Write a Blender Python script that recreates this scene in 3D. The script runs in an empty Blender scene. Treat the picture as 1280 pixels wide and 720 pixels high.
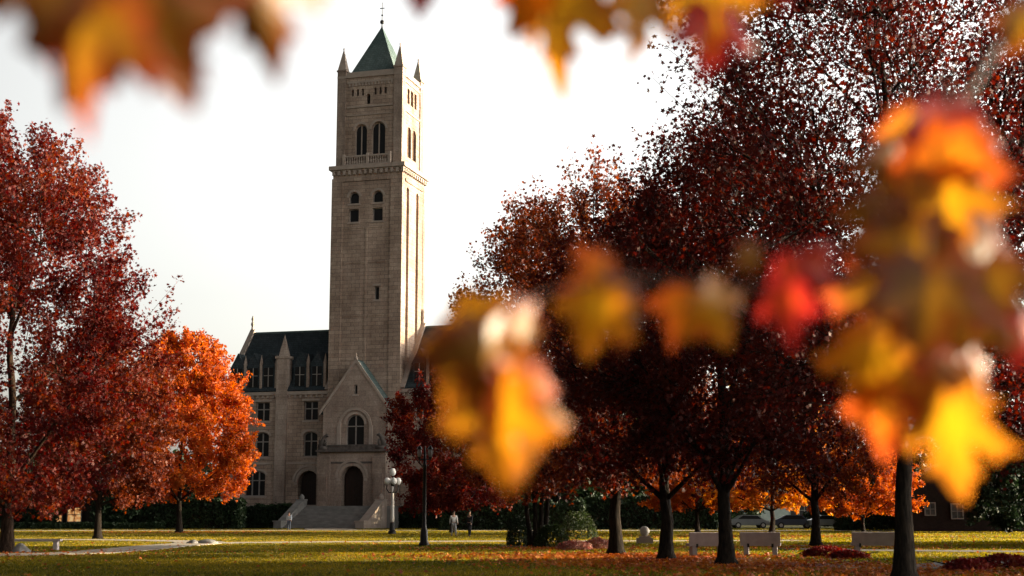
import bpy, bmesh, math, random
import numpy as np
from math import radians as R, sin, cos, pi
random.seed(7)
SC = bpy.context.scene
COL = SC.collection
F = 1778.0; PITCH = R(9.01); CAMZ = 1.6
SUN_AZ = R(80); SUN_EL = R(11.5)          # azimuth from +Y towards +X

# ------------------------------------------------------------------ helpers
def at(px, Y, py=None):
    """a point of the place: column px at Y metres away (height from row py, else the ground)"""
    u = (px-640)/F
    if py is None:
        yy = 1.0
        for _ in range(8):
            v = (CAMZ/Y*0 + 0)
            # row where ground at distance Y falls
            e = -CAMZ/Y
            v = (e*cos(PITCH)-sin(PITCH))/(cos(PITCH)+e*sin(PITCH))
        d = cos(PITCH)-v*sin(PITCH)
        return (u/d*Y, Y, 0.0)
    v = (360-py)/F
    d = cos(PITCH)-v*sin(PITCH)
    return (u/d*Y, Y, CAMZ+(sin(PITCH)+v*cos(PITCH))/d*Y)

def tag(o, label=None, cat=None, group=None, kind=None):
    if label: o['label'] = label
    if cat: o['category'] = cat
    if group: o['group'] = group
    if kind: o['kind'] = kind
    return o

def empty(name, loc=(0,0,0), rz=0, label=None, cat=None, group=None):
    o = bpy.data.objects.new(name, None); COL.objects.link(o)
    o.location = loc; o.rotation_euler = (0,0,rz); o.empty_display_size = .3
    return tag(o, label, cat, group)

def link(name, me, mats, parent=None, smooth=False):
    if not isinstance(mats, (list, tuple)): mats = [mats]
    for m in mats: me.materials.append(m)
    if smooth: me.polygons.foreach_set('use_smooth', [True]*len(me.polygons))
    o = bpy.data.objects.new(name, me); COL.objects.link(o)
    if parent: o.parent = parent
    return o

def copy_tree(o, parent=None):
    c = o.copy(); COL.objects.link(c)
    c.parent = parent
    for ch in o.children: copy_tree(ch, c)
    return c

class MB:
    def __init__(s): s.v = []; s.f = []
    def add(s, vs, fs):
        b = len(s.v); s.v += [tuple(p) for p in vs]; s.f += [tuple(b+i for i in f) for f in fs]; return s
    def box(s, x0, x1, y0, y1, z0, z1):
        return s.add([(x0,y0,z0),(x1,y0,z0),(x1,y1,z0),(x0,y1,z0),(x0,y0,z1),(x1,y0,z1),(x1,y1,z1),(x0,y1,z1)],
                     [(0,3,2,1),(4,5,6,7),(0,1,5,4),(1,2,6,5),(2,3,7,6),(3,0,4,7)])
    def obox(s, c, ax, ay, az, hx, hy, hz):
        vs = []
        for k in (-1,1):
            for (i,j) in ((-1,-1),(1,-1),(1,1),(-1,1)):
                vs.append(tuple(c[q]+ax[q]*hx*i+ay[q]*hy*j+az[q]*hz*k for q in range(3)))
        return s.add(vs, [(0,3,2,1),(4,5,6,7),(0,1,5,4),(1,2,6,5),(2,3,7,6),(3,0,4,7)])
    def prism(s, poly, y0, y1):
        """polygon in x-z pushed along y"""
        n = len(poly)
        vs = [(x,y0,z) for x,z in poly]+[(x,y1,z) for x,z in poly]
        fs = [tuple(range(n)), tuple(range(2*n-1,n-1,-1))]
        for i in range(n): fs.append((i,n+i,n+(i+1)%n,(i+1)%n))
        return s.add(vs, fs)
    def prismx(s, poly, x0, x1):
        n = len(poly)
        vs = [(x0,y,z) for y,z in poly]+[(x1,y,z) for y,z in poly]
        fs = [tuple(range(n)), tuple(range(2*n-1,n-1,-1))]
        for i in range(n): fs.append((i,n+i,n+(i+1)%n,(i+1)%n))
        return s.add(vs, fs)
    def pyramid(s, x0, x1, y0, y1, z0, z1, ax=None, ay=None):
        ax = (x0+x1)/2 if ax is None else ax; ay = (y0+y1)/2 if ay is None else ay
        return s.add([(x0,y0,z0),(x1,y0,z0),(x1,y1,z0),(x0,y1,z0),(ax,ay,z1)],[(0,1,4),(1,2,4),(2,3,4),(3,0,4),(3,2,1,0)])
    def lathe(s, prof, c=(0,0,0), n=12):
        vs = []; fs = []
        for r,z in prof:
            for k in range(n):
                a = 2*pi*k/n; vs.append((c[0]+r*cos(a), c[1]+r*sin(a), c[2]+z))
        for i in range(len(prof)-1):
            for k in range(n):
                fs.append((i*n+k, i*n+(k+1)%n, (i+1)*n+(k+1)%n, (i+1)*n+k))
        fs.append(tuple(range(n-1,-1,-1))); fs.append(tuple((len(prof)-1)*n+k for k in range(n)))
        return s.add(vs, fs)
    def tube(s, pts, rad, n=6):
        pts = [np.array(p, float) for p in pts]; vs = []; fs = []
        up = np.array([0.13,0.2,1.0]); m = len(pts)
        for i,p in enumerate(pts):
            t = pts[min(i+1,m-1)]-pts[max(i-1,0)]; t = t/(np.linalg.norm(t)+1e-9)
            a = np.cross(t, up)
            if np.linalg.norm(a) < .15: a = np.cross(t, (1,0,0))
            a = a/np.linalg.norm(a); b = np.cross(t, a)
            r = rad[i] if hasattr(rad,'__len__') else rad
            for k in range(n):
                q = 2*pi*k/n; vs.append(tuple(p+a*r*cos(q)+b*r*sin(q)))
        for i in range(m-1):
            for k in range(n):
                fs.append((i*n+k, i*n+(k+1)%n, (i+1)*n+(k+1)%n, (i+1)*n+k))
        fs.append(tuple(range(n-1,-1,-1))); fs.append(tuple((m-1)*n+k for k in range(n)))
        return s.add(vs, fs)
    def mesh(s, name):
        me = bpy.data.meshes.new(name); me.from_pydata(s.v, [], s.f); me.validate(); me.update()
        bm = bmesh.new(); bm.from_mesh(me); bmesh.ops.recalc_face_normals(bm, faces=bm.faces); bm.to_mesh(me); bm.free()
        return me
    def build(s, name, mat, parent=None, smooth=False, bevel=0):
        me = s.mesh(name)
        if bevel:
            bm = bmesh.new(); bm.from_mesh(me)
            bmesh.ops.bevel(bm, geom=list(bm.edges), offset=bevel, segments=2, affect='EDGES', clamp_overlap=True)
            bm.to_mesh(me); bm.free()
        return link(name, me, mat, parent, smooth)

def fast_mesh(name, verts, nper, smooth=False):
    """numpy mesh: every nper consecutive verts are one face"""
    n = len(verts)//nper
    me = bpy.data.meshes.new(name)
    me.vertices.add(len(verts)); me.vertices.foreach_set('co', np.ascontiguousarray(verts, dtype=np.float32).ravel())
    me.loops.add(n*nper); me.loops.foreach_set('vertex_index', np.arange(n*nper, dtype=np.int32))
    me.polygons.add(n); me.polygons.foreach_set('loop_start', np.arange(0, n*nper, nper, dtype=np.int32))
    me.polygons.foreach_set('loop_total', np.full(n, nper, dtype=np.int32))
    me.update(calc_edges=True)
    return me

# ------------------------------------------------------------------ materials
def new_mat(name):
    m = bpy.data.materials.new(name); m.use_nodes = True
    nt = m.node_tree; nt.nodes.clear()
    return m, nt, (lambda t, **k: _n(nt, t, **k))
def _n(nt, t, **k):
    n = nt.nodes.new(t)
    for a, b in k.items():
        if a.startswith('i_'): n.inputs[a[2:].replace('_',' ')].default_value = b
        else: setattr(n, a, b)
    return n
def ramp(nt, stops):
    r = nt.nodes.new('ShaderNodeValToRGB'); e = r.color_ramp.elements
    while len(e) > 1: e.remove(e[-1])
    e[0].position = stops[0][0]; e[0].color = (*stops[0][1], 1)
    for p, c in stops[1:]:
        q = e.new(p); q.color = (*c, 1)
    return r

def surf(name, c1, c2, scale=3.0, rough=.8, bump=.1, metallic=0, spec=.3):
    m, nt, N = new_mat(name); L = nt.links.new
    tc = N('ShaderNodeTexCoord'); no = N('ShaderNodeTexNoise'); no.inputs['Scale'].default_value = scale; no.inputs['Detail'].default_value = 6
    L(tc.outputs['Object'], no.inputs['Vector'])
    r = ramp(nt, [(.3,c1),(.7,c2)]); L(no.outputs['Fac'], r.inputs['Fac'])
    p = N('ShaderNodeBsdfPrincipled'); L(r.outputs['Color'], p.inputs['Base Color'])
    p.inputs['Roughness'].default_value = rough; p.inputs['Metallic'].default_value = metallic; p.inputs['Specular IOR Level'].default_value = spec
    if bump:
        no2 = N('ShaderNodeTexNoise'); no2.inputs['Scale'].default_value = scale*7; no2.inputs['Detail'].default_value = 4
        L(tc.outputs['Object'], no2.inputs['Vector'])
        b = N('ShaderNodeBump'); b.inputs['Strength'].default_value = bump; b.inputs['Distance'].default_value = .05
        L(no2.outputs['Fac'], b.inputs['Height']); L(b.outputs['Normal'], p.inputs['Normal'])
    o = N('ShaderNodeOutputMaterial'); L(p.outputs[0], o.inputs[0]); return m

def masonry(name, c1, c2, mortar, bw=.9, bh=.42, msize=.018, bump=.5, stain=(.55,.52,.50)):
    m, nt, N = new_mat(name); L = nt.links.new
    tc = N('ShaderNodeTexCoord'); sp = N('ShaderNodeSeparateXYZ'); L(tc.outputs['Object'], sp.inputs[0])
    ad = N('ShaderNodeMath', operation='ADD'); L(sp.outputs[0], ad.inputs[0]); L(sp.outputs[1], ad.inputs[1])
    cb = N('ShaderNodeCombineXYZ'); L(ad.outputs[0], cb.inputs[0]); L(sp.outputs[2], cb.inputs[1])
    br = N('ShaderNodeTexBrick'); L(cb.outputs[0], br.inputs['Vector'])
    br.inputs['Scale'].default_value = 1; br.inputs['Brick Width'].default_value = bw; br.inputs['Row Height'].default_value = bh
    br.inputs['Mortar Size'].default_value = msize; br.inputs['Mortar Smooth'].default_value = .4; br.inputs['Bias'].default_value = -.1
    br.inputs['Color1'].default_value = (*c1,1); br.inputs['Color2'].default_value = (*c2,1); br.inputs['Mortar'].default_value = (*mortar,1)
    no = N('ShaderNodeTexNoise'); no.inputs['Scale'].default_value = .35; no.inputs['Detail'].default_value = 8; no.inputs['Roughness'].default_value = .65
    mp = N('ShaderNodeMapping'); mp.inputs['Scale'].default_value = (1,1,.35); L(tc.outputs['Object'], mp.inputs[0]); L(mp.outputs[0], no.inputs['Vector'])
    r = ramp(nt, [(.35,stain),(.62,(1,1,1))]); L(no.outputs['Fac'], r.inputs['Fac'])
    n3 = N('ShaderNodeTexNoise'); n3.inputs['Scale'].default_value = 6; n3.inputs['Detail'].default_value = 5; L(tc.outputs['Object'], n3.inputs['Vector'])
    r3 = ramp(nt, [(.3,(.75,.75,.75)),(.7,(1.1,1.1,1.1))]); L(n3.outputs['Fac'], r3.inputs['Fac'])
    mx = N('ShaderNodeMix', data_type='RGBA', blend_type='MULTIPLY'); mx.inputs[0].default_value = 1
    L(br.outputs['Color'], mx.inputs[6]); L(r.outputs['Color'], mx.inputs[7])
    mx2 = N('ShaderNodeMix', data_type='RGBA', blend_type='MULTIPLY'); mx2.inputs[0].default_value = 1
    L(mx.outputs[2], mx2.inputs[6]); L(r3.outputs['Color'], mx2.inputs[7])
    p = N('ShaderNodeBsdfPrincipled'); p.inputs['Roughness'].default_value = .9; p.inputs['Specular IOR Level'].default_value = .2
    L(mx2.outputs[2], p.inputs['Base Color'])
    hs = N('ShaderNodeMath', operation='MULTIPLY_ADD'); hs.inputs[1].default_value = .35
    iv = N('ShaderNodeMath', operation='SUBTRACT'); iv.inputs[0].default_value = 1; L(br.outputs['Fac'], iv.inputs[1])
    L(n3.outputs['Fac'], hs.inputs[0]); L(iv.outputs[0], hs.inputs[2])
    b = N('ShaderNodeBump'); b.inputs['Strength'].default_value = bump; b.inputs['Distance'].default_value = .06
    L(hs.outputs[0], b.inputs['Height']); L(b.outputs['Normal'], p.inputs['Normal'])
    o = N('ShaderNodeOutputMaterial'); L(p.outputs[0], o.inputs[0]); return m

def leafmat(name, cols, trans=.45, scale=.35, gloss=.12):
    """foliage: colour per leaf, drifting in clumps"""
    m, nt, N = new_mat(name); L = nt.links.new
    g = N('ShaderNodeNewGeometry'); tc = N('ShaderNodeTexCoord')
    no = N('ShaderNodeTexNoise'); no.inputs['Scale'].default_value = scale; no.inputs['Detail'].default_value = 2; L(tc.outputs['Object'], no.inputs['Vector'])
    a = N('ShaderNodeMath', operation='MULTIPLY_ADD'); a.inputs[1].default_value = .55; L(g.outputs['Random Per Island'], a.inputs[0])
    b = N('ShaderNodeMath', operation='MULTIPLY_ADD'); b.inputs[1].default_value = 1.5; b.inputs[2].default_value = -.52
    L(no.outputs['Fac'], b.inputs[0]); L(b.outputs[0], a.inputs[2])
    n = len(cols); r = ramp(nt, [(i/(n-1), c) for i, c in enumerate(cols)]); L(a.outputs[0], r.inputs['Fac'])
    d = N('ShaderNodeBsdfPrincipled'); d.inputs['Roughness'].default_value = .55; d.inputs['Specular IOR Level'].default_value = gloss*2
    t = N('ShaderNodeBsdfTranslucent'); mx = N('ShaderNodeMixShader'); mx.inputs[0].default_value = trans
    L(r.outputs['Color'], d.inputs['Base Color'])
    hs = N('ShaderNodeHueSaturation'); hs.inputs['Saturation'].default_value = 1.15; hs.inputs['Value'].default_value = 1.25
    L(r.outputs['Color'], hs.inputs['Color']); L(hs.outputs[0], t.inputs['Color'])
    L(d.outputs[0], mx.inputs[1]); L(t.outputs[0], mx.inputs[2])
    o = N('ShaderNodeOutputMaterial'); L(mx.outputs[0], o.inputs[0]); return m

def barkmat(name, c1, c2):
    m, nt, N = new_mat(name); L = nt.links.new
    tc = N('ShaderNodeTexCoord'); mp = N('ShaderNodeMapping'); mp.inputs['Scale'].default_value = (9,9,1.6); L(tc.outputs['Object'], mp.inputs[0])
    no = N('ShaderNodeTexNoise'); no.inputs['Scale'].default_value = 1.6; no.inputs['Detail'].default_value = 7; no.inputs['Roughness'].default_value = .7; L(mp.outputs[0], no.inputs['Vector'])
    r = ramp(nt, [(.38,c1),(.62,c2)]); L(no.outputs['Fac'], r.inputs['Fac'])
    p = N('ShaderNodeBsdfPrincipled'); p.inputs['Roughness'].default_value = .95; p.inputs['Specular IOR Level'].default_value = .15; L(r.outputs[0], p.inputs['Base Color'])
    b = N('ShaderNodeBump'); b.inputs['Strength'].default_value = 1; b.inputs['Distance'].default_value = .12; L(no.outputs['Fac'], b.inputs['Height']); L(b.outputs[0], p.inputs['Normal'])
    o = N('ShaderNodeOutputMaterial'); L(p.outputs[0], o.inputs[0]); return m
STONE = masonry('stone_ashlar', (.54,.42,.335), (.41,.31,.25), (.20,.16,.14), bw=1.05, bh=.46, msize=.022)
STONE2 = masonry('stone_dressed', (.46,.37,.31), (.37,.29,.245), (.2,.16,.14), bw=1.4, bh=.6, msize=.01, bump=.25)
TRIM = surf('stone_trim', (.32,.26,.22), (.42,.35,.30), 1.5, .85, .25)
DARKST = surf('weathered_stone', (.07,.06,.055), (.14,.12,.11), 3, .9, .3)
SLATE = masonry('slate_roof', (.058,.072,.082), (.040,.050,.058), (.012,.014,.016), bw=.35, bh=.28, msize=.012, bump=.4, stain=(.6,.7,.7))
COPPER = masonry('green_slate', (.14,.185,.18), (.105,.14,.137), (.035,.046,.045), bw=.4, bh=.3, msize=.012, bump=.4, stain=(.6,.7,.7))
GLASS = surf('window_glass', (.006,.006,.007), (.014,.013,.013), .6, .35, 0, 0, .25)
DARKWOOD = surf('door_wood', (.012,.006,.004), (.022,.011,.007), 4, .6, .2)
LOUVER = surf('louver_wood', (.10,.045,.022), (.16,.075,.035), 4, .7, .2)
LEAD = surf('frame_paint', (.22,.2,.18), (.3,.27,.25), 4, .6, 0)
STEPM = surf('step_stone', (.16,.16,.15), (.26,.25,.24), 1.2, .85, .3)
IRON = surf('black_iron', (.010,.010,.011), (.02,.02,.02), 8, .45, .1, .6, .5)
PALEP = surf('pale_paint', (.45,.42,.38), (.58,.55,.5), 3, .5, .1)
OPAL = surf('opal_glass', (.72,.7,.66), (.8,.78,.74), 2, .25, 0)
SMOKE = surf('smoked_glass', (.16,.15,.13), (.22,.21,.19), 2, .25, 0)
CONC = surf('bench_concrete', (.36,.31,.31), (.48,.42,.42), 3, .8, .2)
PATHM = surf('path_concrete', (.34,.30,.24), (.48,.42,.34), .8, .85, .3)
PATH2 = surf('path_grey', (.17,.155,.15), (.25,.23,.22), .8, .85, .3)
BARK = barkmat('bark', (.008,.006,.005), (.034,.025,.018))
BARK2 = barkmat('bark_brown', (.016,.010,.007), (.07,.042,.028))
BRICKH = masonry('house_brick', (.040,.022,.017), (.028,.016,.013), (.03,.027,.024), bw=.25, bh=.08, msize=.008)
SIDING = surf('house_siding', (.20,.25,.24), (.27,.32,.30), 2, .7, .1)
SHING = surf('shingles', (.03,.028,.027), (.06,.055,.05), 4, .9, .4)

MAROON = leafmat('foliage_maroon', [(.028,.007,.007),(.060,.011,.010),(.10,.016,.012),(.13,.028,.015)])
REDF = leafmat('foliage_red', [(.040,.006,.007),(.105,.012,.012),(.17,.024,.014),(.24,.06,.018)])
RUST = leafmat('foliage_rust', [(.050,.010,.008),(.12,.022,.011),(.20,.042,.014),(.18,.06,.022)])
ORANGE = leafmat('foliage_orange', [(0.2340,0.0360,0.0128),(0.4140,0.0800,0.0160),(0.5400,0.1280,0.0224),(0.4680,0.1600,0.0320)], .5)
AMBER = leafmat('foliage_amber', [(.34,.09,.014),(.58,.19,.018),(.70,.28,.026),(.58,.30,.05)], .5)
GREEN = leafmat('foliage_evergreen', [(.008,.016,.008),(.014,.028,.012),(.022,.042,.016),(.03,.05,.02)], .15)
SHRUBG = leafmat('foliage_shrub', [(.012,.022,.008),(.022,.038,.010),(.04,.055,.016),(.06,.07,.025)], .3, 1.2)
PINKF = leafmat('flowers_pink', [(.30,.06,.05),(.45,.14,.12),(.55,.30,.24),(.60,.42,.34)], .3, 1.5)
REDFL = leafmat('flowers_red', [(.05,.008,.010),(.15,.012,.014),(.25,.025,.02),(.30,.10,.06)], .3, 1.5)
LITTER = leafmat('fallen_leaf', [(.16,.03,.015),(.34,.07,.018),(.46,.13,.025),(.50,.22,.05)], .25, .3)
GRASSB = leafmat('grass_blade', [(.055,.065,.008),(.14,.125,.012),(.28,.205,.02),(.42,.29,.04)], .5, .12)

def ground_mat():
    m, nt, N = new_mat('lawn'); L = nt.links.new
    tc = N('ShaderNodeTexCoord')
    n1 = N('ShaderNodeTexNoise'); n1.inputs['Scale'].default_value = .08; n1.inputs['Detail'].default_value = 8; L(tc.outputs['Object'], n1.inputs['Vector'])
    n2 = N('ShaderNodeTexNoise'); n2.inputs['Scale'].default_value = 5; n2.inputs['Detail'].default_value = 6; L(tc.outputs['Object'], n2.inputs['Vector'])
    r1 = ramp(nt, [(.3,(.026,.032,.006)),(.55,(.05,.050,.008)),(.75,(.085,.070,.014))]); L(n1.outputs['Fac'], r1.inputs['Fac'])
    r2 = ramp(nt, [(.3,(.6,.6,.6)),(.7,(1.25,1.25,1.25))]); L(n2.outputs['Fac'], r2.inputs['Fac'])
    mx = N('ShaderNodeMix', data_type='RGBA', blend_type='MULTIPLY'); mx.inputs[0].default_value = 1
    L(r1.outputs[0], mx.inputs[6]); L(r2.outputs[0], mx.inputs[7])
    p = N('ShaderNodeBsdfPrincipled'); p.inputs['Roughness'].default_value = .95; p.inputs['Specular IOR Level'].default_value = .1
    L(mx.outputs[2], p.inputs['Base Color'])
    b = N('ShaderNodeBump'); b.inputs['Strength'].default_value = .8; b.inputs['Distance'].default_value = .1
    L(n2.outputs['Fac'], b.inputs['Height']); L(b.outputs['Normal'], p.inputs['Normal'])
    o = N('ShaderNodeOutputMaterial'); L(p.outputs[0], o.inputs[0]); return m

# ------------------------------------------------------------------ the setting
g = MB(); g.add([(-1500,-300,0),(1500,-300,0),(1500,2500,0),(-1500,2500,0)], [(0,1,2,3)])
tag(g.build('lawn', ground_mat()), kind='structure')

PATHS = []
def smooth_line(pts, n=10):
    P = [np.array(p, float) for p in pts]; P = [2*P[0]-P[1]]+P+[2*P[-1]-P[-2]]; out = []
    for i in range(1, len(P)-2):
        for k in range(n):
            t = k/n; a,b,c,d = P[i-1],P[i],P[i+1],P[i+2]
            out.append(.5*((2*b)+(-a+c)*t+(2*a-5*b+4*c-d)*t*t+(-a+3*b-3*c+d)*t**3))
    out.append(P[-2]); return out
def path(name, pts, w, mat, z=.012):
    L_ = smooth_line([np.array(at(px, Y)[:2]) for px, Y in pts])
    vs = []; fs = []
    for i, p in enumerate(L_):
        t = L_[min(i+1,len(L_)-1)]-L_[max(i-1,0)]; t = t/np.linalg.norm(t); n = np.array([-t[1], t[0]])
        a = p+n*w/2; b = p-n*w/2
        vs += [(a[0],a[1],z),(b[0],b[1],z),(a[0],a[1],-.1),(b[0],b[1],-.1)]
    for i in range(len(L_)-1):
        k = 4*i; fs += [(k,k+1,k+5,k+4),(k+1,k+3,k+7,k+5),(k+2,k,k+4,k+6)]
    PATHS.append((np.array(L_), w))
    tag(MB().add(vs, fs).build(name, mat), kind='structure')
path('path', [(1000,86),(760,84),(540,83),(380,81),(250,78)], 3.0, PATHM, .03)
path('path', [(252,78.6),(236,83),(150,87),(40,89),(-120,90)], 2.8, PATHM, .034)
path('path', [(252,78),(200,70.5),(130,61),(50,57),(-100,54)], 2.6, PATHM, .038)
path('path', [(-300,137),(100,137),(420,138),(760,137),(1000,136),(1500,134)], 6.0, PATHM, .03)
path('path', [(418,139.5),(412,149),(410,156)], 5.0, PATHM, .034)
path('path', [(880,53),(930,48.5),(1000,45.5),(1060,43.5),(1130,43),(1200,46),(1260,50),(1400,56)], 2.0, PATH2, .03)
path('path', [(1000,66),(1080,63),(1160,62),(1320,60)], 2.6, PATH2, .034)

def soil_patch(px, Y, r, seed):
    c = at(px, Y); rng = random.Random(seed); n = 26; ph = rng.random()*6
    vs = [(c[0],c[1],.02)]+[(c[0]+r*1.2*(1+.16*sin(3*a+ph)+.1*sin(5*a+2*ph))*cos(a), c[1]+r*(1+.16*sin(3*a+ph)+.1*sin(7*a+ph))*sin(a), .008) for a in [2*pi*k/n for k in range(n)]]
    PATCH.append((c[0],c[1],r))
    tag(MB().add(vs, [(0,1+k,1+(k+1)%n) for k in range(n)]).build('bare_soil', SOIL), kind='structure')
PATCH = []
SOIL = surf('bare_soil', (.035,.024,.015), (.075,.050,.032), 3, .95, .8)
for k_,(px_,Y_,r_) in enumerate(((770,57,1.5),(833,50,1.4),(908,45,1.5),(1020,72,1.6),(1131,35,1.4),(8,60,1.6),(672,71,2.0),(122,92,1.2),(224,122,1.3))): soil_patch(px_,Y_,r_,k_)
def on_path(x, y, grow=0):
    m = np.zeros(len(x), bool)
    for L_, w in PATHS:
        for i in range(0, len(L_)-1):
            a, b = L_[i], L_[i+1]; d = b-a; l2 = (d**2).sum()
            t = np.clip(((x-a[0])*d[0]+(y-a[1])*d[1])/l2, 0, 1)
            m |= ((x-a[0]-t*d[0])**2+(y-a[1]-t*d[1])**2) < (w/2+grow)**2
    for cx, cy, r in PATCH: m |= ((x-cx)/1.2)**2+(y-cy)**2 < (r*.8)**2
    return m

def make_grass():
    rng = np.random.default_rng(5); N = 330000
    Y = 34*np.exp(rng.random(N)*math.log(155/34)); X = (rng.random(N)*2-1)*(.40*Y+4)
    k = ~on_path(X, Y, .12)
    X = X[k]; Y = Y[k]; N = len(X)
    h = (.022+.035*rng.random(N))*(1+Y/250); w = .010+Y*.00045
    a = rng.random(N)*2*pi; lean = rng.normal(0,.5,N)*h; la = rng.random(N)*2*pi
    v = np.zeros((N,3,3)); dx = np.cos(a)*w; dy = np.sin(a)*w
    v[:,0] = np.stack([X-dx,Y-dy,0*X],1); v[:,1] = np.stack([X+dx,Y+dy,0*X],1)
    v[:,2] = np.stack([X+np.cos(la)*lean,Y+np.sin(la)*lean,h],1)
    tag(link('grass', fast_mesh('grass', v.reshape(-1,3), 3), GRASSB), 'short mown lawn grass in green and yellow, lit in long bands', 'grass', kind='stuff')
make_grass()

STAR = []
for k in range(10):
    a = pi/2+k*pi/5; STAR.append((cos(a)*(1.0 if k%2==0 else .48), sin(a)*(1.0 if k%2==0 else .48)))
STAR = np.array(STAR)
OVAL = np.array([(0,-1),(.55,-.2),(.45,.55),(0,1),(-.45,.55),(-.55,-.2)])

def leaf_cloud(P, size, rng, shape, up=0.0):
    N = len(P); n = rng.normal(size=(N,3)); n[:,2] += up; n /= np.linalg.norm(n,axis=1)[:,None]
    h = rng.normal(size=(N,3)); a = np.cross(n,h); a /= np.linalg.norm(a,axis=1)[:,None]; b = np.cross(n,a)
    s = size*(.45+1.1*rng.random(N))
    v = P[:,None,:]+s[:,None,None]*(shape[None,:,0,None]*a[:,None,:]+shape[None,:,1,None]*b[:,None,:])
    cup = (shape**2).sum(1); v = v - (s*.25)[:,None,None]*cup[None,:,None]*n[:,None,:]
    return v.reshape(-1,3)

def make_litter():
    rng = np.random.default_rng(9); P = []
    for (px,Y,r,n) in ((770,54,4.5,3000),(832,49,4,2300),(908,45,4,2600),(1020,68,5,900),(1130,39,5,3600),(680,66,4,900),(700,54,5,500),(12,58,5,500),(228,122,8,1500),(1000,100,9,1600)):
        c = at(px,Y); a = rng.random(n)*2*pi; q = r*rng.random(n)**.75*(1+.7*rng.random(n)**2)
        P.append(np.stack([c[0]+np.cos(a)*q*1.35, c[1]+np.sin(a)*q*.9, .035+.05*rng.random(n)],1))
    n = 900; Y = 36+50*rng.random(n); P.append(np.stack([(rng.random(n)*2-1)*.4*Y, Y, .05+.03*rng.random(n)],1))
    P = np.concatenate(P); v = leaf_cloud(P, .062, rng, STAR, 2.2)
    tag(link('fallen_leaves', fast_mesh('fallen_leaves', v, 10), LITTER), 'orange and red fallen leaves scattered over the lawn under the trees', 'fallen leaves', kind='stuff')
make_litter()

# ------------------------------------------------------------------ trees
def kmeans(P, k, rng):
    c = P[rng.choice(len(P), k, replace=False)]
    for _ in range(8):
        d = ((P[:,None]-c[None])**2).sum(2); l = d.argmin(1)
        for j in range(k):
            if (l == j).any(): c[j] = P[l == j].mean(0)
    return l, c
def bez(a, b, c, n):
    return [a*(1-t)**2+2*b*t*(1-t)+c*t*t for t in np.linspace(0,1,n)]

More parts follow.
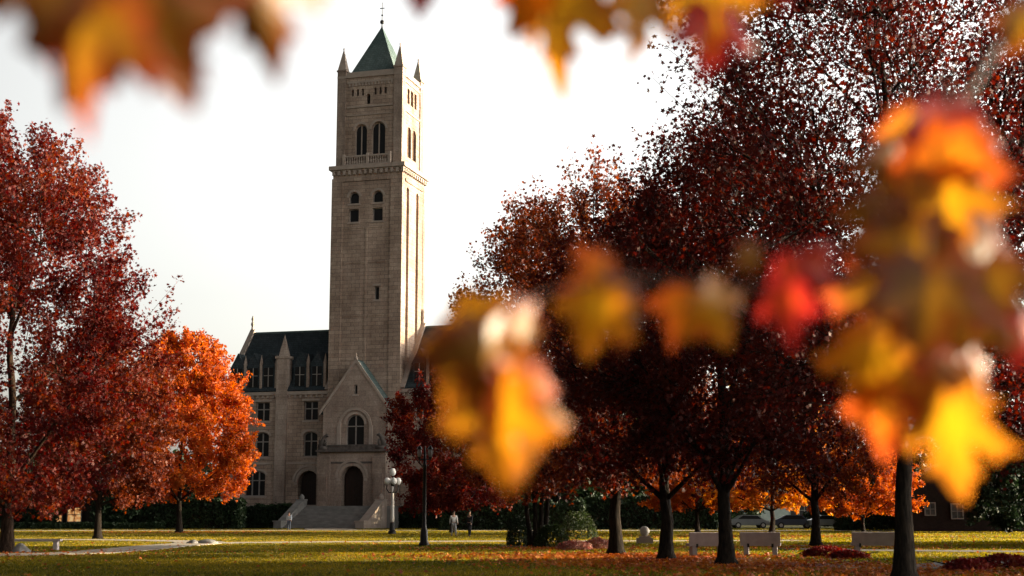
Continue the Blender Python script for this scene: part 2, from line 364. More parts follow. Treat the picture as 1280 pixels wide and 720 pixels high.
def tree_meshes(seed, H, Rc, zb, tr, tips=420, leaves=30000, size=.085, shape=STAR, lean=(0,0), stems=1, prof='round', spread=.22, fork=None, wisp=1.0, stretch=(1,1)):
    rng = np.random.default_rng(seed); W = MB()
    ph = rng.random(6)*2*pi
    def rad(t, a):
        if prof == 'round': b = np.sqrt(np.clip(1-(2*t-.9)**2/1.25,0,1))
        elif prof == 'vase': b = np.clip(.55+.9*t-1.35*np.clip(t-.45,0,1)**1.3*2.0,0.05,1)
        elif prof == 'cone': b = np.clip(1.02-t,0.03,1)**.9
        else: b = np.sqrt(np.clip(1-(2*t-.8)**2/1.5,0,1))
        return Rc*b*(1+.13*np.sin(3*a+ph[0]+4*t)+.10*np.sin(5*a+ph[1]-7*t)+.08*np.sin(2*a+ph[2]+9*t))
    gaps = [np.array([rng.normal()*Rc*.55, rng.normal()*Rc*.55, zb+(H-zb)*rng.random()]) for _ in range(14)]
    gr = [Rc*(.10+.13*rng.random()) for _ in gaps]
    T = []
    while len(T) < tips:
        t = rng.random(); a = rng.random()*2*pi; q = rng.random()**.42
        r = rad(t,a)*q; p = np.array([cos(a)*r*stretch[0], sin(a)*r*stretch[1], zb+(H-zb)*t])
        if rng.random() > (rad(t,a)/Rc)**1.3+.05: continue
        if any(np.linalg.norm(p-g_) < s_ for g_, s_ in zip(gaps, gr)): continue
        p[0] += lean[0]*p[2]/H; p[1] += lean[1]*p[2]/H; T.append(p)
    T = np.array(T)
    roots = []
    for s in range(stems):
        if stems == 1: base = np.zeros(3); top = np.array([lean[0]*.7, lean[1]*.7, zb+(H-zb)*.62])
        else:
            an = 2*pi*s/stems+rng.random(); base = np.array([cos(an),sin(an),0])*(tr*1.6+.12); top = np.array([cos(an)*Rc*.35, sin(an)*Rc*.35, zb+(H-zb)*.6])
        mid = (base+top)/2+np.array([rng.normal()*.25, rng.normal()*.25, 0]); mid[0] = mid[0]*.6+base[0]*.4; mid[1] = mid[1]*.6+base[1]*.4
        pts = bez(base, mid, top, 14); rr = [tr*(1-.72*i/13)*(1.55 if i == 0 else (1.1 if i == 1 else 1)) for i in range(14)]
        pts = [pts[0]-np.array([0,0,.1]), pts[0]+np.array([0,0,.25])]+pts[1:]; rr = [tr*2.0, tr*1.3]+rr[1:]
        for j in range(3,len(pts)): pts[j] = pts[j]+rng.normal(size=3)*np.array([.06,.06,0])*tr/.3
        W.tube(pts, rr, 10); roots.append((np.array(pts), rr))
    K = 11 if stems == 1 else 9; l, c = kmeans(T, K, rng); P = []
    for j in range(K):
        own = T[l == j]
        if not len(own): continue
        cj = c[j]; st = roots[j % stems]; pz = st[0][:,2]
        hd = math.hypot(cj[0]-lean[0]*.4, cj[1]-lean[1]*.4); z0 = min(max(cj[2]-hd*1.05, zb*.85), pz[-1]*.97)
        i = int(np.abs(pz-z0).argmin()); i = max(i,3); a = st[0][i]; r0 = min(st[1][i]*.6, tr*.42)
        m = a*.48+cj*.52+np.array([0,0,-.06*hd if cj[2]-a[2] < hd else .04*hd])+rng.normal(size=3)*.18
        lp = bez(a, m, cj, 9); lr = [r0*(1-.75*q/8) for q in range(9)]; W.tube(lp, lr, 6); lp = np.array(lp)
        k2 = max(1, len(own)//8); l2, c2 = kmeans(own, k2, rng) if k2 > 1 else (np.zeros(len(own),int), own.mean(0)[None])
        for q in range(k2):
            o2 = own[l2 == q]
            if not len(o2): continue
            cq = c2[q]; d = np.linalg.norm(lp-cq,axis=1)+np.linspace(1.2,0,9)*.8; ii = max(2,int(d.argmin())-1)
            a2 = lp[ii]; m2 = (a2+cq)/2+np.array([0,0,.12*np.linalg.norm(cq-a2)])+rng.normal(size=3)*.15
            r1 = max(.02, lr[ii]*.5); sp_ = bez(a2, m2, cq, 6); W.tube(sp_, [r1*(1-.6*w/5) for w in range(6)], 5); sp_ = np.array(sp_)
            for tp in o2:
                jj = 2+int(rng.integers(0,4)); a3 = sp_[min(jj,5)]
                out = tp-np.array([0,0,zb+(H-zb)*.3]); out /= np.linalg.norm(out)
                e = tp+out*rng.random()*.9*wisp+np.array([0,0,rng.random()*.7*wisp])
                m3 = (a3+e)/2+rng.normal(size=3)*.12; b3 = bez(a3, m3, e, 4); W.tube(b3, [.022,.016,.011,.005], 3)
                P.append((a3, m3, e))
    n = max(1, leaves//len(P)); A = np.array([p[0] for p in P]); M = np.array([p[1] for p in P]); E = np.array([p[2] for p in P])
    t = rng.random((len(P),n,1))**.75*1.05
    Q = A[:,None]*(1-t)**2+2*M[:,None]*t*(1-t)+E[:,None]*t*t
    Q = Q+rng.normal(size=Q.shape)*spread*(1.15-.75*t)
    Q = Q.reshape(-1,3); Q = Q[Q[:,2] > zb*.72]
    return W.mesh('trunk'), fast_mesh('crown', leaf_cloud(Q, size, rng, shape), len(shape))

def tree(name, px, Y, meshes, fol, bark, label, group, rz=0, sc=1.0, sz=1.0):
    loc = at(px, Y); root = empty(name, loc, rz, label, 'tree', group); root.scale = (sc, sc, sc*sz)
    for nm, me, mt in (('trunk', meshes[0], bark), ('crown', meshes[1], fol)):
        if not len(me.materials): me.materials.append(mt)
        o = bpy.data.objects.new(nm, me); COL.objects.link(o); o.parent = root
        o.material_slots[0].link = 'OBJECT'; o.material_slots[0].material = mt
        if nm == 'trunk': me.polygons.foreach_set('use_smooth', [True]*len(me.polygons))
    return root

GA = 'autumn trees on the lawn'
mL1 = tree_meshes(11, 17.6, 6.0, 1.9, .26, 950, 92000, .078, lean=(-.6,0), wisp=1.4, spread=.34)
tree('maple_tree', 8, 60, mL1, REDF, BARK2, 'tall crimson maple with a leaning trunk at the left edge beside the stone bench', GA)
mL2 = tree_meshes(12, 13.2, 4.8, 2.3, .22, 520, 60000, .095, spread=.32)
tree('maple_tree', 122, 92, mL2, RUST, BARK, 'dull red maple between the tall crimson maple and the bright orange one', GA, sz=1.0)
mL3 = tree_meshes(13, 16.6, 5.7, 2.8, .24, 700, 90000, .11, shape=OVAL, prof='egg', spread=.34, wisp=.7)
tree('maple_tree', 224, 122, mL3, ORANGE, BARK, 'bright orange maple glowing in front of the left wing of the hall', GA)
mR0 = tree_meshes(14, 12.6, 4.6, 1.6, .2, 520, 60000, .10, spread=.32, shape=OVAL, prof='egg')
tree('maple_tree', 566, 121, mR0, REDF, BARK, 'small dark red tree right of the entrance, behind the black lamp post', GA, rz=1, sc=1.08)
mR1 = tree_meshes(15, 16.6, 4.1, 2.5, .13, 760, 48000, .080, stems=5, prof='egg', wisp=1.5, spread=.34)
tree('maple_tree', 672, 71, mR1, RUST, BARK, 'many-stemmed rust red tree beside the pink flower bed', GA)
mR2 = tree_meshes(16, 14.8, 4.5, 2.7, .25, 820, 42000, .075, wisp=1.5, spread=.34)
tree('maple_tree', 770, 57, mR2, RUST, BARK, 'leftmost trunk of the row of three lawn trees, under a rust red crown', GA)
mR3 = tree_meshes(17, 12.6, 4.4, 2.6, .23, 620, 42000, .072, wisp=1.2, spread=.34)
tree('maple_tree', 833, 50, mR3, MAROON, BARK, 'middle tree of the row of three trunks, with a dark maroon crown', GA, rz=.7)
mR4 = tree_meshes(18, 13.2, 4.2, 2.9, .235, 840, 40000, .070, wisp=1.5, spread=.36)
tree('maple_tree', 908, 45, mR4, MAROON, BARK, 'rightmost trunk of the row of three, beside a pale bench', GA, rz=2.2)
tree('maple_tree', 1020, 72, mR2, RUST, BARK, 'forked tree between the two groups of benches, before the amber trees', GA, rz=2.6, sc=.92)
mR6 = tree_meshes(19, 18.8, 5.9, 3.6, .22, 1500, 90000, .060, wisp=1.6, spread=.50)
tree('maple_tree', 1131, 35, mR6, MAROON, BARK, 'nearest big maroon tree, its black trunk rising behind the hanging yellow leaves', GA, rz=.9)
tree('maple_tree', 1325, 46, mR4, MAROON, BARK, 'dark maroon tree at the right edge over the flower bed', GA, rz=4.0, sc=1.1)
tree('maple_tree', 2050, 50, mR4, MAROON, BARK, 'maroon tree added outside the view to the right to shade the near lawn', GA, rz=5.0, sc=1.1)  # never in view, added to cast shade over the near lawn
tree('maple_tree', 1760, 44, mR3, MAROON, BARK, 'smaller maroon tree added for shade outside the view to the right', GA, rz=3.0, sc=1.1)  # second unseen tree added as a sun blocker
GO = 'orange trees across the far lawn'
mO = tree_meshes(20, 11.5, 5.8, 1.9, .2, 480, 52000, .10, shape=OVAL, prof='egg')
for px, Y, s, m_, lb in ((965,112,1.0,AMBER,'amber yellow tree lit by the sun between the row of trunks and the forked trunk'),
                     (872,118,.95,ORANGE,'orange tree seen behind the row of three dark trunks'),
                     (1080,104,.72,ORANGE,'small orange tree far off behind the forked tree, left of the near black trunk')):
    tree('maple_tree', px, Y, mO, m_, BARK, lb, GO, rz=px, sc=s)

# dark evergreens far behind
GE = 'dark evergreens along the far edge of the lawn'
mE = [tree_meshes(30+i, 9.5, 3.6, .25, .18, 260, 15000, .17, shape=OVAL, prof=('egg','cone')[i], wisp=.5, spread=.35) for i in (0,1)]
ev = [(-30,150,0,1.0,'leftmost'),(40,152,0,.9,''),(95,185,0,1.25,''),(150,152,0,.85,''),(222,176,1,.9,''),(700,150,0,1.45,''),(752,160,0,1.75,''),(800,168,1,1.8,''),(860,172,0,1.6,''),(912,178,0,1.2,''),
      (1045,165,1,1.0,''),(1092,150,0,.9,''),(1150,158,0,1.05,''),(1205,150,1,1.1,''),(1262,122,0,.95,''),(1310,150,0,1.1,'')]
evl = ['round dark evergreen behind the stone bench at the left edge','dark evergreen left of the house with lit windows','dark evergreen behind the house with lit windows','broad dark evergreen behind the dull red maple','pointed evergreen by the left end of the hall',
 'dark evergreen behind the dome shaped shrub','dark evergreen behind the leftmost trunk of the row of three','pointed evergreen behind the stone ball','dark evergreen between the middle and right trunks of the row','dark evergreen left of the pale house',
 'pointed evergreen just right of the forked tree','dark evergreen under the small orange tree','dark evergreen right behind the near black trunk','pointed evergreen left of the brick house','round evergreen before the brick house','evergreen at the right edge of the view']
for (px,Y,k,s,_), lb in zip(ev, evl):
    tree('evergreen_tree', px, Y, mE[k], GREEN, BARK, lb, GE, rz=px*1.3, sc=s, sz=.95)
for X_, Y_, k_, s_, lb in ((38,49.5,0,1.45,'unseen round evergreen added for shade beyond the right edge, nearest the path'),(46,54,1,1.6,'unseen pointed evergreen added for shade beyond the right edge, behind the round one'),(30,41,0,1.3,'unseen round evergreen added for shade beyond the right edge, beside the near black trunk'),
                     (36,71.5,0,1.5,'unseen broad evergreen added for shade beyond the right edge, level with the forked tree'),(40,80,1,1.6,'unseen tall pointed evergreen added for shade beyond the right edge, furthest of five')):
    tree('evergreen_tree', 640+X_/Y_*F, Y_, mE[k_], GREEN, BARK, lb, 'unseen evergreens added for shade beyond the right edge of the lawn', rz=X_, sc=s_)  # none is in view; added to throw bands of shade across the lawn
# woods far away
def far_wood():
    rng = np.random.default_rng(44); P = []
    for i in range(150):
        x = -220+440*rng.random(); y = 255+50*rng.random(); r = 5+4*rng.random(); n = 420
        d = rng.normal(size=(n,3)); d /= np.linalg.norm(d,axis=1)[:,None]; q = rng.random((n,1))**.4
        p = d*q*np.array([r,r,r*.8])+np.array([x,y,r*.75]); P.append(p)
    P = np.concatenate(P); P = P[P[:,2] > 0]
    tag(link('far_wood', fast_mesh('far_wood', leaf_cloud(P,.75,rng,OVAL),6), GREEN), 'far off band of dark trees beyond the campus', 'woodland', kind='stuff')
far_wood()

# ------------------------------------------------------------------ hedges, shrubs, flower beds
def leafy_block(name, loc, rz, dims, n, size, mat, label, cat, group=None, seed=1, dome=False, shape=OVAL):
    rng = np.random.default_rng(seed); lx, ly, lz = dims
    root = empty(name, loc, rz, label, cat, group)
    if dome:
        d = rng.normal(size=(n,3)); d /= np.linalg.norm(d,axis=1)[:,None]; d[:,2] = np.abs(d[:,2])
        q = (.75+.28*rng.random((n,1)))*(1+.07*np.sin(d[:,:1]*7+seed)*np.cos(d[:,1:2]*6)); P = d*q*np.array([lx/2,ly/2,lz])
    else:
        P = rng.random((n,3))-.5; k = rng.integers(0,5,n); e = .5-.06*rng.random(n)
        P[k==0,1] = -e[k==0]; P[k==1,1] = e[k==1]; P[k>=3,2] = e[k>=3]; P[k==2,0] = np.sign(P[k==2,0])*e[k==2]
        P[:,2] += .5; P = P*np.array([lx,ly,lz]); P += rng.normal(size=P.shape)*.05; P[:,2] += (.09*np.sin(P[:,0]*2.1+seed)+.13*np.sin(P[:,0]*.83+seed*2)+.05*np.sin(P[:,0]*5.3))*(P[:,2]/lz)*min(1,lz/2); up_ = rng.random(n) < .06; P[up_,2] += rng.random(up_.sum())*.28*min(1,lz/2)
    c = link('foliage', fast_mesh('foliage', leaf_cloud(P,size,rng,shape),len(shape)), mat, root)
    w = MB()
    for i in range(max(2,int(lx/1.2))):
        x = (i+.5)/max(2,int(lx/1.2))-.5
        for k in range(4): w.tube([(x*lx,0,0),(x*lx+rng.normal()*.12,rng.normal()*.12,lz*.4),(x*lx+rng.normal()*.3,rng.normal()*.25*min(ly,1),lz*.85)],[.04,.03,.01],4)
    if not dome and lz > 1: w.box(-lx*.46,lx*.46,-ly*.33,ly*.33,.15,lz*.86)
    w.tube([(-lx*.45,0,.02),(0,0,.03),(lx*.45,0,.02)],.04,4)
    w.build('stems', BARK, root)
    return root
TH = R(16); BO = (-13.03,165.0)      # the hall's own frame
def hall(u, d): return (BO[0]+u*cos(TH)+d*sin(TH), BO[1]-u*sin(TH)+d*cos(TH), 0)
leafy_block('hedge', hall(-17.2,-2.2), -TH, (9.6,2.0,2.3), 15000, .10, GREEN, 'clipped dark hedge along the left wing, left of the entrance steps', 'hedge', 'hedges at the foot of the hall', 3)
leafy_block('hedge', hall(6.0,-2.2), -TH, (11.0,2.0,2.3), 16000, .10, GREEN, 'clipped dark hedge right of the entrance steps', 'hedge', 'hedges at the foot of the hall', 4)
leafy_block('hedge', at(60,150), 0, (24,2.5,.55), 14000, .13, GREEN, 'long dark hedge beyond the lawn at the far left', 'hedge', None, 5)
leafy_block('hedge', at(215,152), R(-4), (15,2.5,3.0), 20000, .13, GREEN, 'tall dark hedge behind the trunk of the orange maple', 'hedge', None, 6)
leafy_block('hedge', hall(-12.3,-6.4), -TH, (4.4,1.6,2.5), 8000, .10, GREEN, 'dark hedge block hiding the terrace left of the steps', 'hedge', 'hedges at the foot of the hall', 31)
leafy_block('hedge', at(640,140), 0, (14,2,2.6), 20000, .12, GREEN, 'dark hedge behind the many-stemmed tree and the walking couple', 'hedge', None, 7)
leafy_block('hedge', at(815,145), 0, (13,2,3.2), 20000, .12, GREEN, 'dark hedge behind the row of three trunks', 'hedge', None, 8)
leafy_block('hedge', at(1170,138), 0, (19,2.2,2.6), 22000, .12, GREEN, 'dark hedge behind the near black trunk', 'hedge', None, 9)
leafy_block('shrub', at(723,92), 0, (2.6,2.2,1.75), 3500, .05, SHRUBG, 'dome shaped green shrub left of the row of trunks', 'shrub', None, 11, True)
leafy_block('shrub', at(690,68), 0, (1.8,1.4,1.1), 2600, .05, SHRUBG, 'low green shrub among the many tree stems', 'shrub', None, 12, True)
leafy_block('shrub', at(650,73), 0, (1.4,1.4,1.5), 2600, .05, GREEN, 'dark shrub at the left foot of the many-stemmed tree', 'shrub', None, 13, True)
leafy_block('flower_bush', at(718,64.5), 0, (1.6,1.2,.42), 1500, .045, PINKF, 'low pink flower mound left of the leftmost trunk', 'flowers', 'pink flower mounds', 14, True, STAR)
leafy_block('flower_bush', at(748,66), 0, (1.5,1.1,.5), 1500, .045, PINKF, 'pink flower mound touching the leftmost trunk of the row', 'flowers', 'pink flower mounds', 15, True, STAR)
for i, (px,Y,w_,h_,m_,lb) in enumerate(((1033,54,1.9,.4,REDFL,'red flower mound at the foot of the forked tree'),(1062,52,1.5,.3,REDFL,'small dark red flower mound left of the right bench'),
    (1255,43,2.2,.42,REDFL,'dark red flower mound in the bottom right corner'),(1210,41,1.4,.34,REDFL,'low red flower mound beside the curving path at right'))):
    leafy_block('flower_bush', at(px,Y), 0, (w_,1.3,h_), 1700, .045, m_, lb, 'flowers', 'red flower mounds', 20+i, True, STAR)
# ------------------------------------------------------------------ the hall
hallE = empty('campus_building', (BO[0],BO[1],0), -TH, 'stone collegiate hall with a tall square bell tower, slate roofs and arched entrance', 'building')
ALL_TMP = []
def arch_poly(u0, u1, z0, z1, n=9, rise=None):
    """opening with a round head; z1 = crown"""
    w = (u1-u0)/2; rise = w if rise is None else rise; c = (u0+u1)/2; zs = z1-rise
    return [(u0,z0),(u1,z0)]+[(c+w*cos(a), zs+rise*sin(a)) for a in np.linspace(0,pi,n)]
def rect_poly(u0,u1,z0,z1): return [(u0,z0),(u1,z0),(u1,z1),(u0,z1)]
def wall_mesh(name, outline, holes, t):
    cu = bpy.data.curves.new(name,'CURVE'); cu.dimensions = '2D'; cu.fill_mode = 'BOTH'; cu.extrude = t/2
    for poly in [outline]+holes:
        s = cu.splines.new('POLY'); s.points.add(len(poly)-1); s.use_cyclic_u = True
        for p, (x,y) in zip(s.points, poly): p.co = (x,y,0,1)
    ob = bpy.data.objects.new('tmp', cu); COL.objects.link(ob)
    dg = bpy.context.evaluated_depsgraph_get(); dg.update()
    me = bpy.data.meshes.new_from_object(ob.evaluated_get(dg)); bpy.data.objects.remove(ob); bpy.data.curves.remove(cu)
    me.materials.clear()
    return me
def wall_front(name, outline, holes, d0, d1, mat=STONE, parent=hallE):
    me = wall_mesh(name, outline, holes, d1-d0); dm = (d0+d1)/2
    for v in me.vertices: x,y,z = v.co; v.co = (x, dm-z, y)
    me.update(); return link(name, me, mat, parent)
def wall_side(name, outline, holes, u0, u1, mat=STONE, parent=hallE):
    me = wall_mesh(name, outline, holes, u1-u0); um = (u0+u1)/2
    for v in me.vertices: x,y,z = v.co; v.co = (um+z, x, y)
    me.update(); return link(name, me, mat, parent)

def window(u0,u1,z0,z1,d,arch=True,mull=1,trans=1,pane=GLASS,hood=True,rise=None,fr=.09,mm=LEAD,recess=.3):
    """frame with mullions, its pane a sub-part; the stone hood is a part"""
    poly = arch_poly(u0,u1,z0,z1,rise=rise) if arch else rect_poly(u0,u1,z0,z1)
    c = (u0+u1)/2; hw = (u1-u0)/2
    inner = [(c+(x-c)*(hw-fr)/hw, z0+fr+(z-z0)*((z1-z0)-2*fr)/(z1-z0)) for x,z in poly]
    w = MB(); n = len(poly); y = d+recess
    for k in range(n):
        a,b = poly[k],poly[(k+1)%n]; a2,b2 = inner[k],inner[(k+1)%n]
        w.add([(a[0],y,a[1]),(b[0],y,b[1]),(b2[0],y,b2[1]),(a2[0],y,a2[1]),(a[0],y+.1,a[1]),(b[0],y+.1,b[1]),(b2[0],y+.1,b2[1]),(a2[0],y+.1,a2[1])],[(0,1,2,3),(3,2,6,7),(0,4,5,1)])
    rs = (hw if rise is None else rise) if arch else 0
    for i in range(mull):
        x = u0+(u1-u0)*(i+1)/(mull+1); zt = z1-rs+rs*math.sqrt(max(0,1-((x-c)/hw)**2))-fr*.5
        w.box(x-.07,x+.07,y-.01,y+.09,z0+fr*.5,zt)
    for i in range(trans):
        z = z0+(z1-z0)*(.62 if trans == 1 else (i+1)/(trans+1)); w.box(u0+fr*.5,u1-fr*.5,y-.012,y+.088,z-.06,z+.06)
    wo = w.build('window', mm, hallE)
    p = MB(); ins = [(c+(x-c)*.97, z0+.03+(z-z0)*.97) for x,z in poly]; p.prism(ins, y+.11, y+.15); p.build('pane', pane, wo)
    MB().box(u0-.18,u1+.18,d-.10,d+.25,z0-.22,z0-.003).build('window_sill', TRIM, hallE)
    s = MB()
    if hood and arch:
        zs = z1-rs; prev = None
        for a in np.linspace(0,pi,11):
            o_ = (c+(hw+.32)*cos(a), zs+(rs+.32)*sin(a)); i_ = (c+(hw+.06)*cos(a), zs+(rs+.06)*sin(a))
            if prev: s.add([(prev[0][0],d-.09,prev[0][1]),(o_[0],d-.09,o_[1]),(i_[0],d-.09,i_[1]),(prev[1][0],d-.09,prev[1][1]),
                            (prev[0][0],d+.02,prev[0][1]),(o_[0],d+.02,o_[1]),(i_[0],d+.02,i_[1]),(prev[1][0],d+.02,prev[1][1])],
                           [(0,1,2,3),(0,4,5,1),(3,2,6,7)])
            prev = (o_, i_)
    elif hood: s.box(u0-.22,u1+.22,d-.09,d+.05,z1+.05,z1+.30)
    if s.v: s.build('window_hood', TRIM, hallE)

def door(u0,u1,z0,z1,d,recess=1.0):
    c = (u0+u1)/2; hw = (u1-u0)/2
    lv = MB(); lv.prism(arch_poly(u0+.02,u1-.02,z0,z1-.02), d+recess, d+recess+.08)
    D = lv.build('door', DARKWOOD, hallE)
    r = MB(); r.box(c-.03,c+.03,d+recess-.03,d+recess-.003,z0,z1-.2)
    for k in range(8): r.box(u0+.1+(u1-u0-.2)*k/8, u0+.1+(u1-u0-.2)*k/8+.03, d+recess-.015, d+recess-.003, z0+.05, z1-hw-.02)
    r.build('door_planks', DARKWOOD, D)
    h = MB(); h.tube([(c+.15,d+recess-.06,z0+1.0),(c+.15,d+recess-.1,z0+1.15),(c+.15,d+recess-.06,z0+1.3)],.03,6); h.build('door_handle', IRON, D)
    s = MB(); zs = z1-hw
    for off, dd in ((.10,-.06),(.42,-.16)):
        prev = None
        for a in np.linspace(0,pi,15):
            o_ = (c+(hw+off+.26)*cos(a), zs+(hw+off+.26)*sin(a)); i_ = (c+(hw+off)*cos(a), zs+(hw+off)*sin(a))
            if prev: s.add([(prev[0][0],d+dd,prev[0][1]),(o_[0],d+dd,o_[1]),(i_[0],d+dd,i_[1]),(prev[1][0],d+dd,prev[1][1]),
                            (prev[0][0],d+.02,prev[0][1]),(o_[0],d+.02,o_[1]),(i_[0],d+.02,i_[1]),(prev[1][0],d+.02,prev[1][1])],
                           [(0,1,2,3),(0,4,5,1),(3,2,6,7)])
            prev = (o_, i_)
    s.box(u0-.5,u0-.12,d-.08,d+.02,zs-.35,zs-.05); s.box(u1+.12,u1+.5,d-.08,d+.02,zs-.35,zs-.05)
    s.build('door_arch', TRIM, hallE)

# --- tower shaft
TU0, TU1, TD = -8.9, 0.0, 8.0
fw = [arch_poly(-6.75,-5.5,38.25,39.65), rect_poly(-6.75,-5.5,36.0,37.6), arch_poly(-3.75,-2.45,38.25,39.65), rect_poly(-3.75,-2.45,36.0,37.6), rect_poly(-3.35,-2.75,26.5,28.1)]
wall_front('tower_wall', rect_poly(TU0,TU1,0,42.3), fw, 0, .6)
sl = [arch_poly(1.5,2.4,13,40.3), arch_poly(4.85,5.75,13,40.3)]
wall_side('tower_wall', rect_poly(.6,TD,0,42.3), sl, -.7, 0)
MB().box(TU0,-.702,.602,TD,0,42.3).build('tower_core', STONE, hallE)
s = MB()
for d0 in (1.45,4.85):
    for z in np.arange(13.5,39,2.6): s.box(-.69,-.4,d0,d0+.95,z,z+1.9)
s.build('slot_panel', LOUVER, hallE)
for (a,b) in ((-6.75,-5.5),(-3.75,-2.45)):
    window(a,b,38.25,39.65,0,True,0,0,recess=.25); window(a,b,36.0,37.6,0,False,0,0,hood=False,recess=.25)
window(-3.35,-2.75,26.5,28.1,0,False,0,0,hood=True,recess=.25)
s = MB()
for a_ in ((-8.98,-7.55,-.16,-.003,0,41.4),(-1.45,.06,-.16,-.003,0,41.4),(.003,.06,7.3,8.05,0,41.4)): MB().box(*a_).build('corner_pilaster', STONE, hallE)
MB().box(-4.55,-4.35,-.08,-.003,4,35.2).build('rib', STONE, hallE)
s = MB()
for z in (35.2,31.0,24.6,19.4): s.box(-7.55,-1.45,-.07,-.003,z,z+.16)
s.box(-7.55,-1.45,-.14,-.003,41.0,41.4)
for z in (40.85,): s.box(.003,.13,.95,7.0,z,z+.4)
s.build('string_course', STONE, hallE)
s = MB(); s.box(TU0-.42,TU1+.42,-.42,TD+.42,42.45,42.95); s.box(TU0-.2,TU1+.2,-.2,TD+.2,42.3,42.448)
u = TU0
while u < TU1: s.box(u,u+.3,-.32,-.003,41.8,42.3); u += .68
v_ = 0.2
while v_ < TD: s.box(.003,.32,v_,v_+.3,41.8,42.3); v_ += .68
s.build('cornice', TRIM, hallE)
# --- belfry
B0,B1,BD0,BD1 = -8.55,-.35,.35,7.65
bo = [arch_poly(-6.30,-4.75,44.25,48.1), arch_poly(-4.15,-2.40,44.25,48.25)]
small = []
for k,uu in enumerate((-6.7,-6.05,-5.4,-3.75,-3.1,-2.45)): small.append(arch_poly(uu-.15,uu+.15,51.7,52.6,5))
small.append(arch_poly(-4.9,-4.4,50.6,51.9,5))
wall_front('belfry_wall', rect_poly(B0,B1,42.95,54.0), bo+small, BD0, BD0+.6)
so = [arch_poly(1.9,3.2,44.25,48.1), arch_poly(3.7,5.0,44.25,48.1), rect_poly(1.7,2.5,50.9,52.8), rect_poly(2.9,3.8,50.9,52.8), rect_poly(4.2,5.0,50.9,52.8)]
so = [[(y+.6,z) for y,z in p] for p in so]
wall_side('belfry_wall', rect_poly(BD0+.6,BD1,42.95,54.0), so, B1-.6, B1)
MB().box(B0,B1-.602,BD0+1.4,BD1,42.95,54.0).build('belfry_core', STONE, hallE)
MB().box(B0,B0+.5,BD0+.602,BD0+1.398,42.95,54.0).build('belfry_core', STONE, hallE)
for (a,b,t) in ((-6.30,-4.75,48.1),(-4.15,-2.40,48.25)): window(a,b,44.25,t,BD0,True,1,0,recess=.25,mm=TRIM)
s = MB()
for (a,b) in ((2.5,3.8),(4.3,5.6)):
    s = MB(); z = 44.4
    while z < 47.2: s.add([(B1-.12,a,z),(B1-.12,b,z),(B1-.42,b,z+.25),(B1-.42,a,z+.25)],[(0,1,2,3)]); z += .3
    s.box(B1-.56,B1-.5,a,b,44.25,48.0); s.box(B1-.3,B1-.14,(a+b)/2-.08,(a+b)/2+.08,44.25,48.0)
    s.build('louvre', LOUVER, hallE)
for (a,b) in ((2.3,3.1),(3.5,4.4),(4.8,5.6)): MB().box(B1-.5,B1-.4,a,b,50.9,52.8).build('louvre', LOUVER, hallE)
s = MB(); s.box(-7.2,-1.6,BD0+.62,BD0+.7,50.4,53.2); s.build('recess_shade_panel', GLASS, hallE)  # dark panel stands in for the shade behind the small arches
s = MB()
u = -7.3
s.box(-7.5,-1.5,-.22,-.02,43.95,44.15); s.box(-7.5,-1.5,-.2,-.04,42.953,43.1)
while u < -1.6: s.lathe([(.07,0),(.11,.25),(.05,.5),(.08,.84)],(u,-.12,43.1),6); u += .3
for u in (-7.5,-4.45,-1.6): s.box(u-.14,u+.14,-.26,.02,42.953,44.35)
s.build('balustrade', TRIM, hallE)
s = MB()
s.box(-7.4,-1.5,BD0-.1,BD0-.003,53.3,53.55); s.box(-7.4,-1.5,BD0-.1,BD0-.003,50.2,50.4); s.box(-7.4,-1.5,BD0-.1,BD0-.003,49.2,49.32)
u = -7.2
while u < -1.7: s.box(u,u+.2,BD0-.09,BD0-.003,52.95,53.3); u += .42
s.box(B1+.003,B1+.1,1.35,6.7,53.3,53.55); s.box(B1+.003,B1+.1,1.35,6.7,49.7,49.95)
s.box(B0-.15,B1+.15,BD0-.15,BD1+.15,54.003,54.3)
s.box(B0+.0,B1-.0,BD0+.0,BD0+.3,54.303,54.75); s.box(B1-.3,B1,BD0+.3,BD1,54.303,54.75); s.box(B0,B0+.3,BD0+.3,BD1,54.303,54.75)
s.build('belfry_moulding', TRIM, hallE)
for (u,d) in ((B0+.42,BD0+.42),(B1-.42,BD0+.42),(B1-.42,BD1-.42),(B0+.42,BD1-.42)):
    s = MB(); s.box(u-.55,u+.55,d-.55,d+.55,42.953,54.9); s.box(u-.64,u+.64,d-.64,d+.64,54.903,55.1); s.build('turret', STONE2, hallE)
    s = MB(); s.pyramid(u-.55,u+.55,d-.55,d+.55,55.103,58.0); s.lathe([(.05,0),(.12,.12),(.04,.26)],(u,d,57.8),6); s.build('pinnacle', TRIM, hallE)
s = MB(); s.pyramid(B0+1.0,B1-1.0,BD0+.55,BD1-.55,54.303,61.6)
rf = s.build('tower_roof', COPPER, hallE)
s = MB(); cu_,cd_ = (B0+B1)/2,(BD0+BD1)/2
s.lathe([(.14,0),(.08,.3),(.05,1.0),(.04,3.4)],(cu_,cd_,61.3),8); s.lathe([(.02,0),(.22,.12),(.27,.3),(.2,.5),(.02,.6)],(cu_,cd_,61.85),10); s.lathe([(.02,0),(.15,.12),(.02,.3)],(cu_,cd_,62.9),8); s.box(cu_-.3,cu_+.3,cd_-.03,cd_+.03,63.9,64.0)
s.build('finial', IRON, rf)

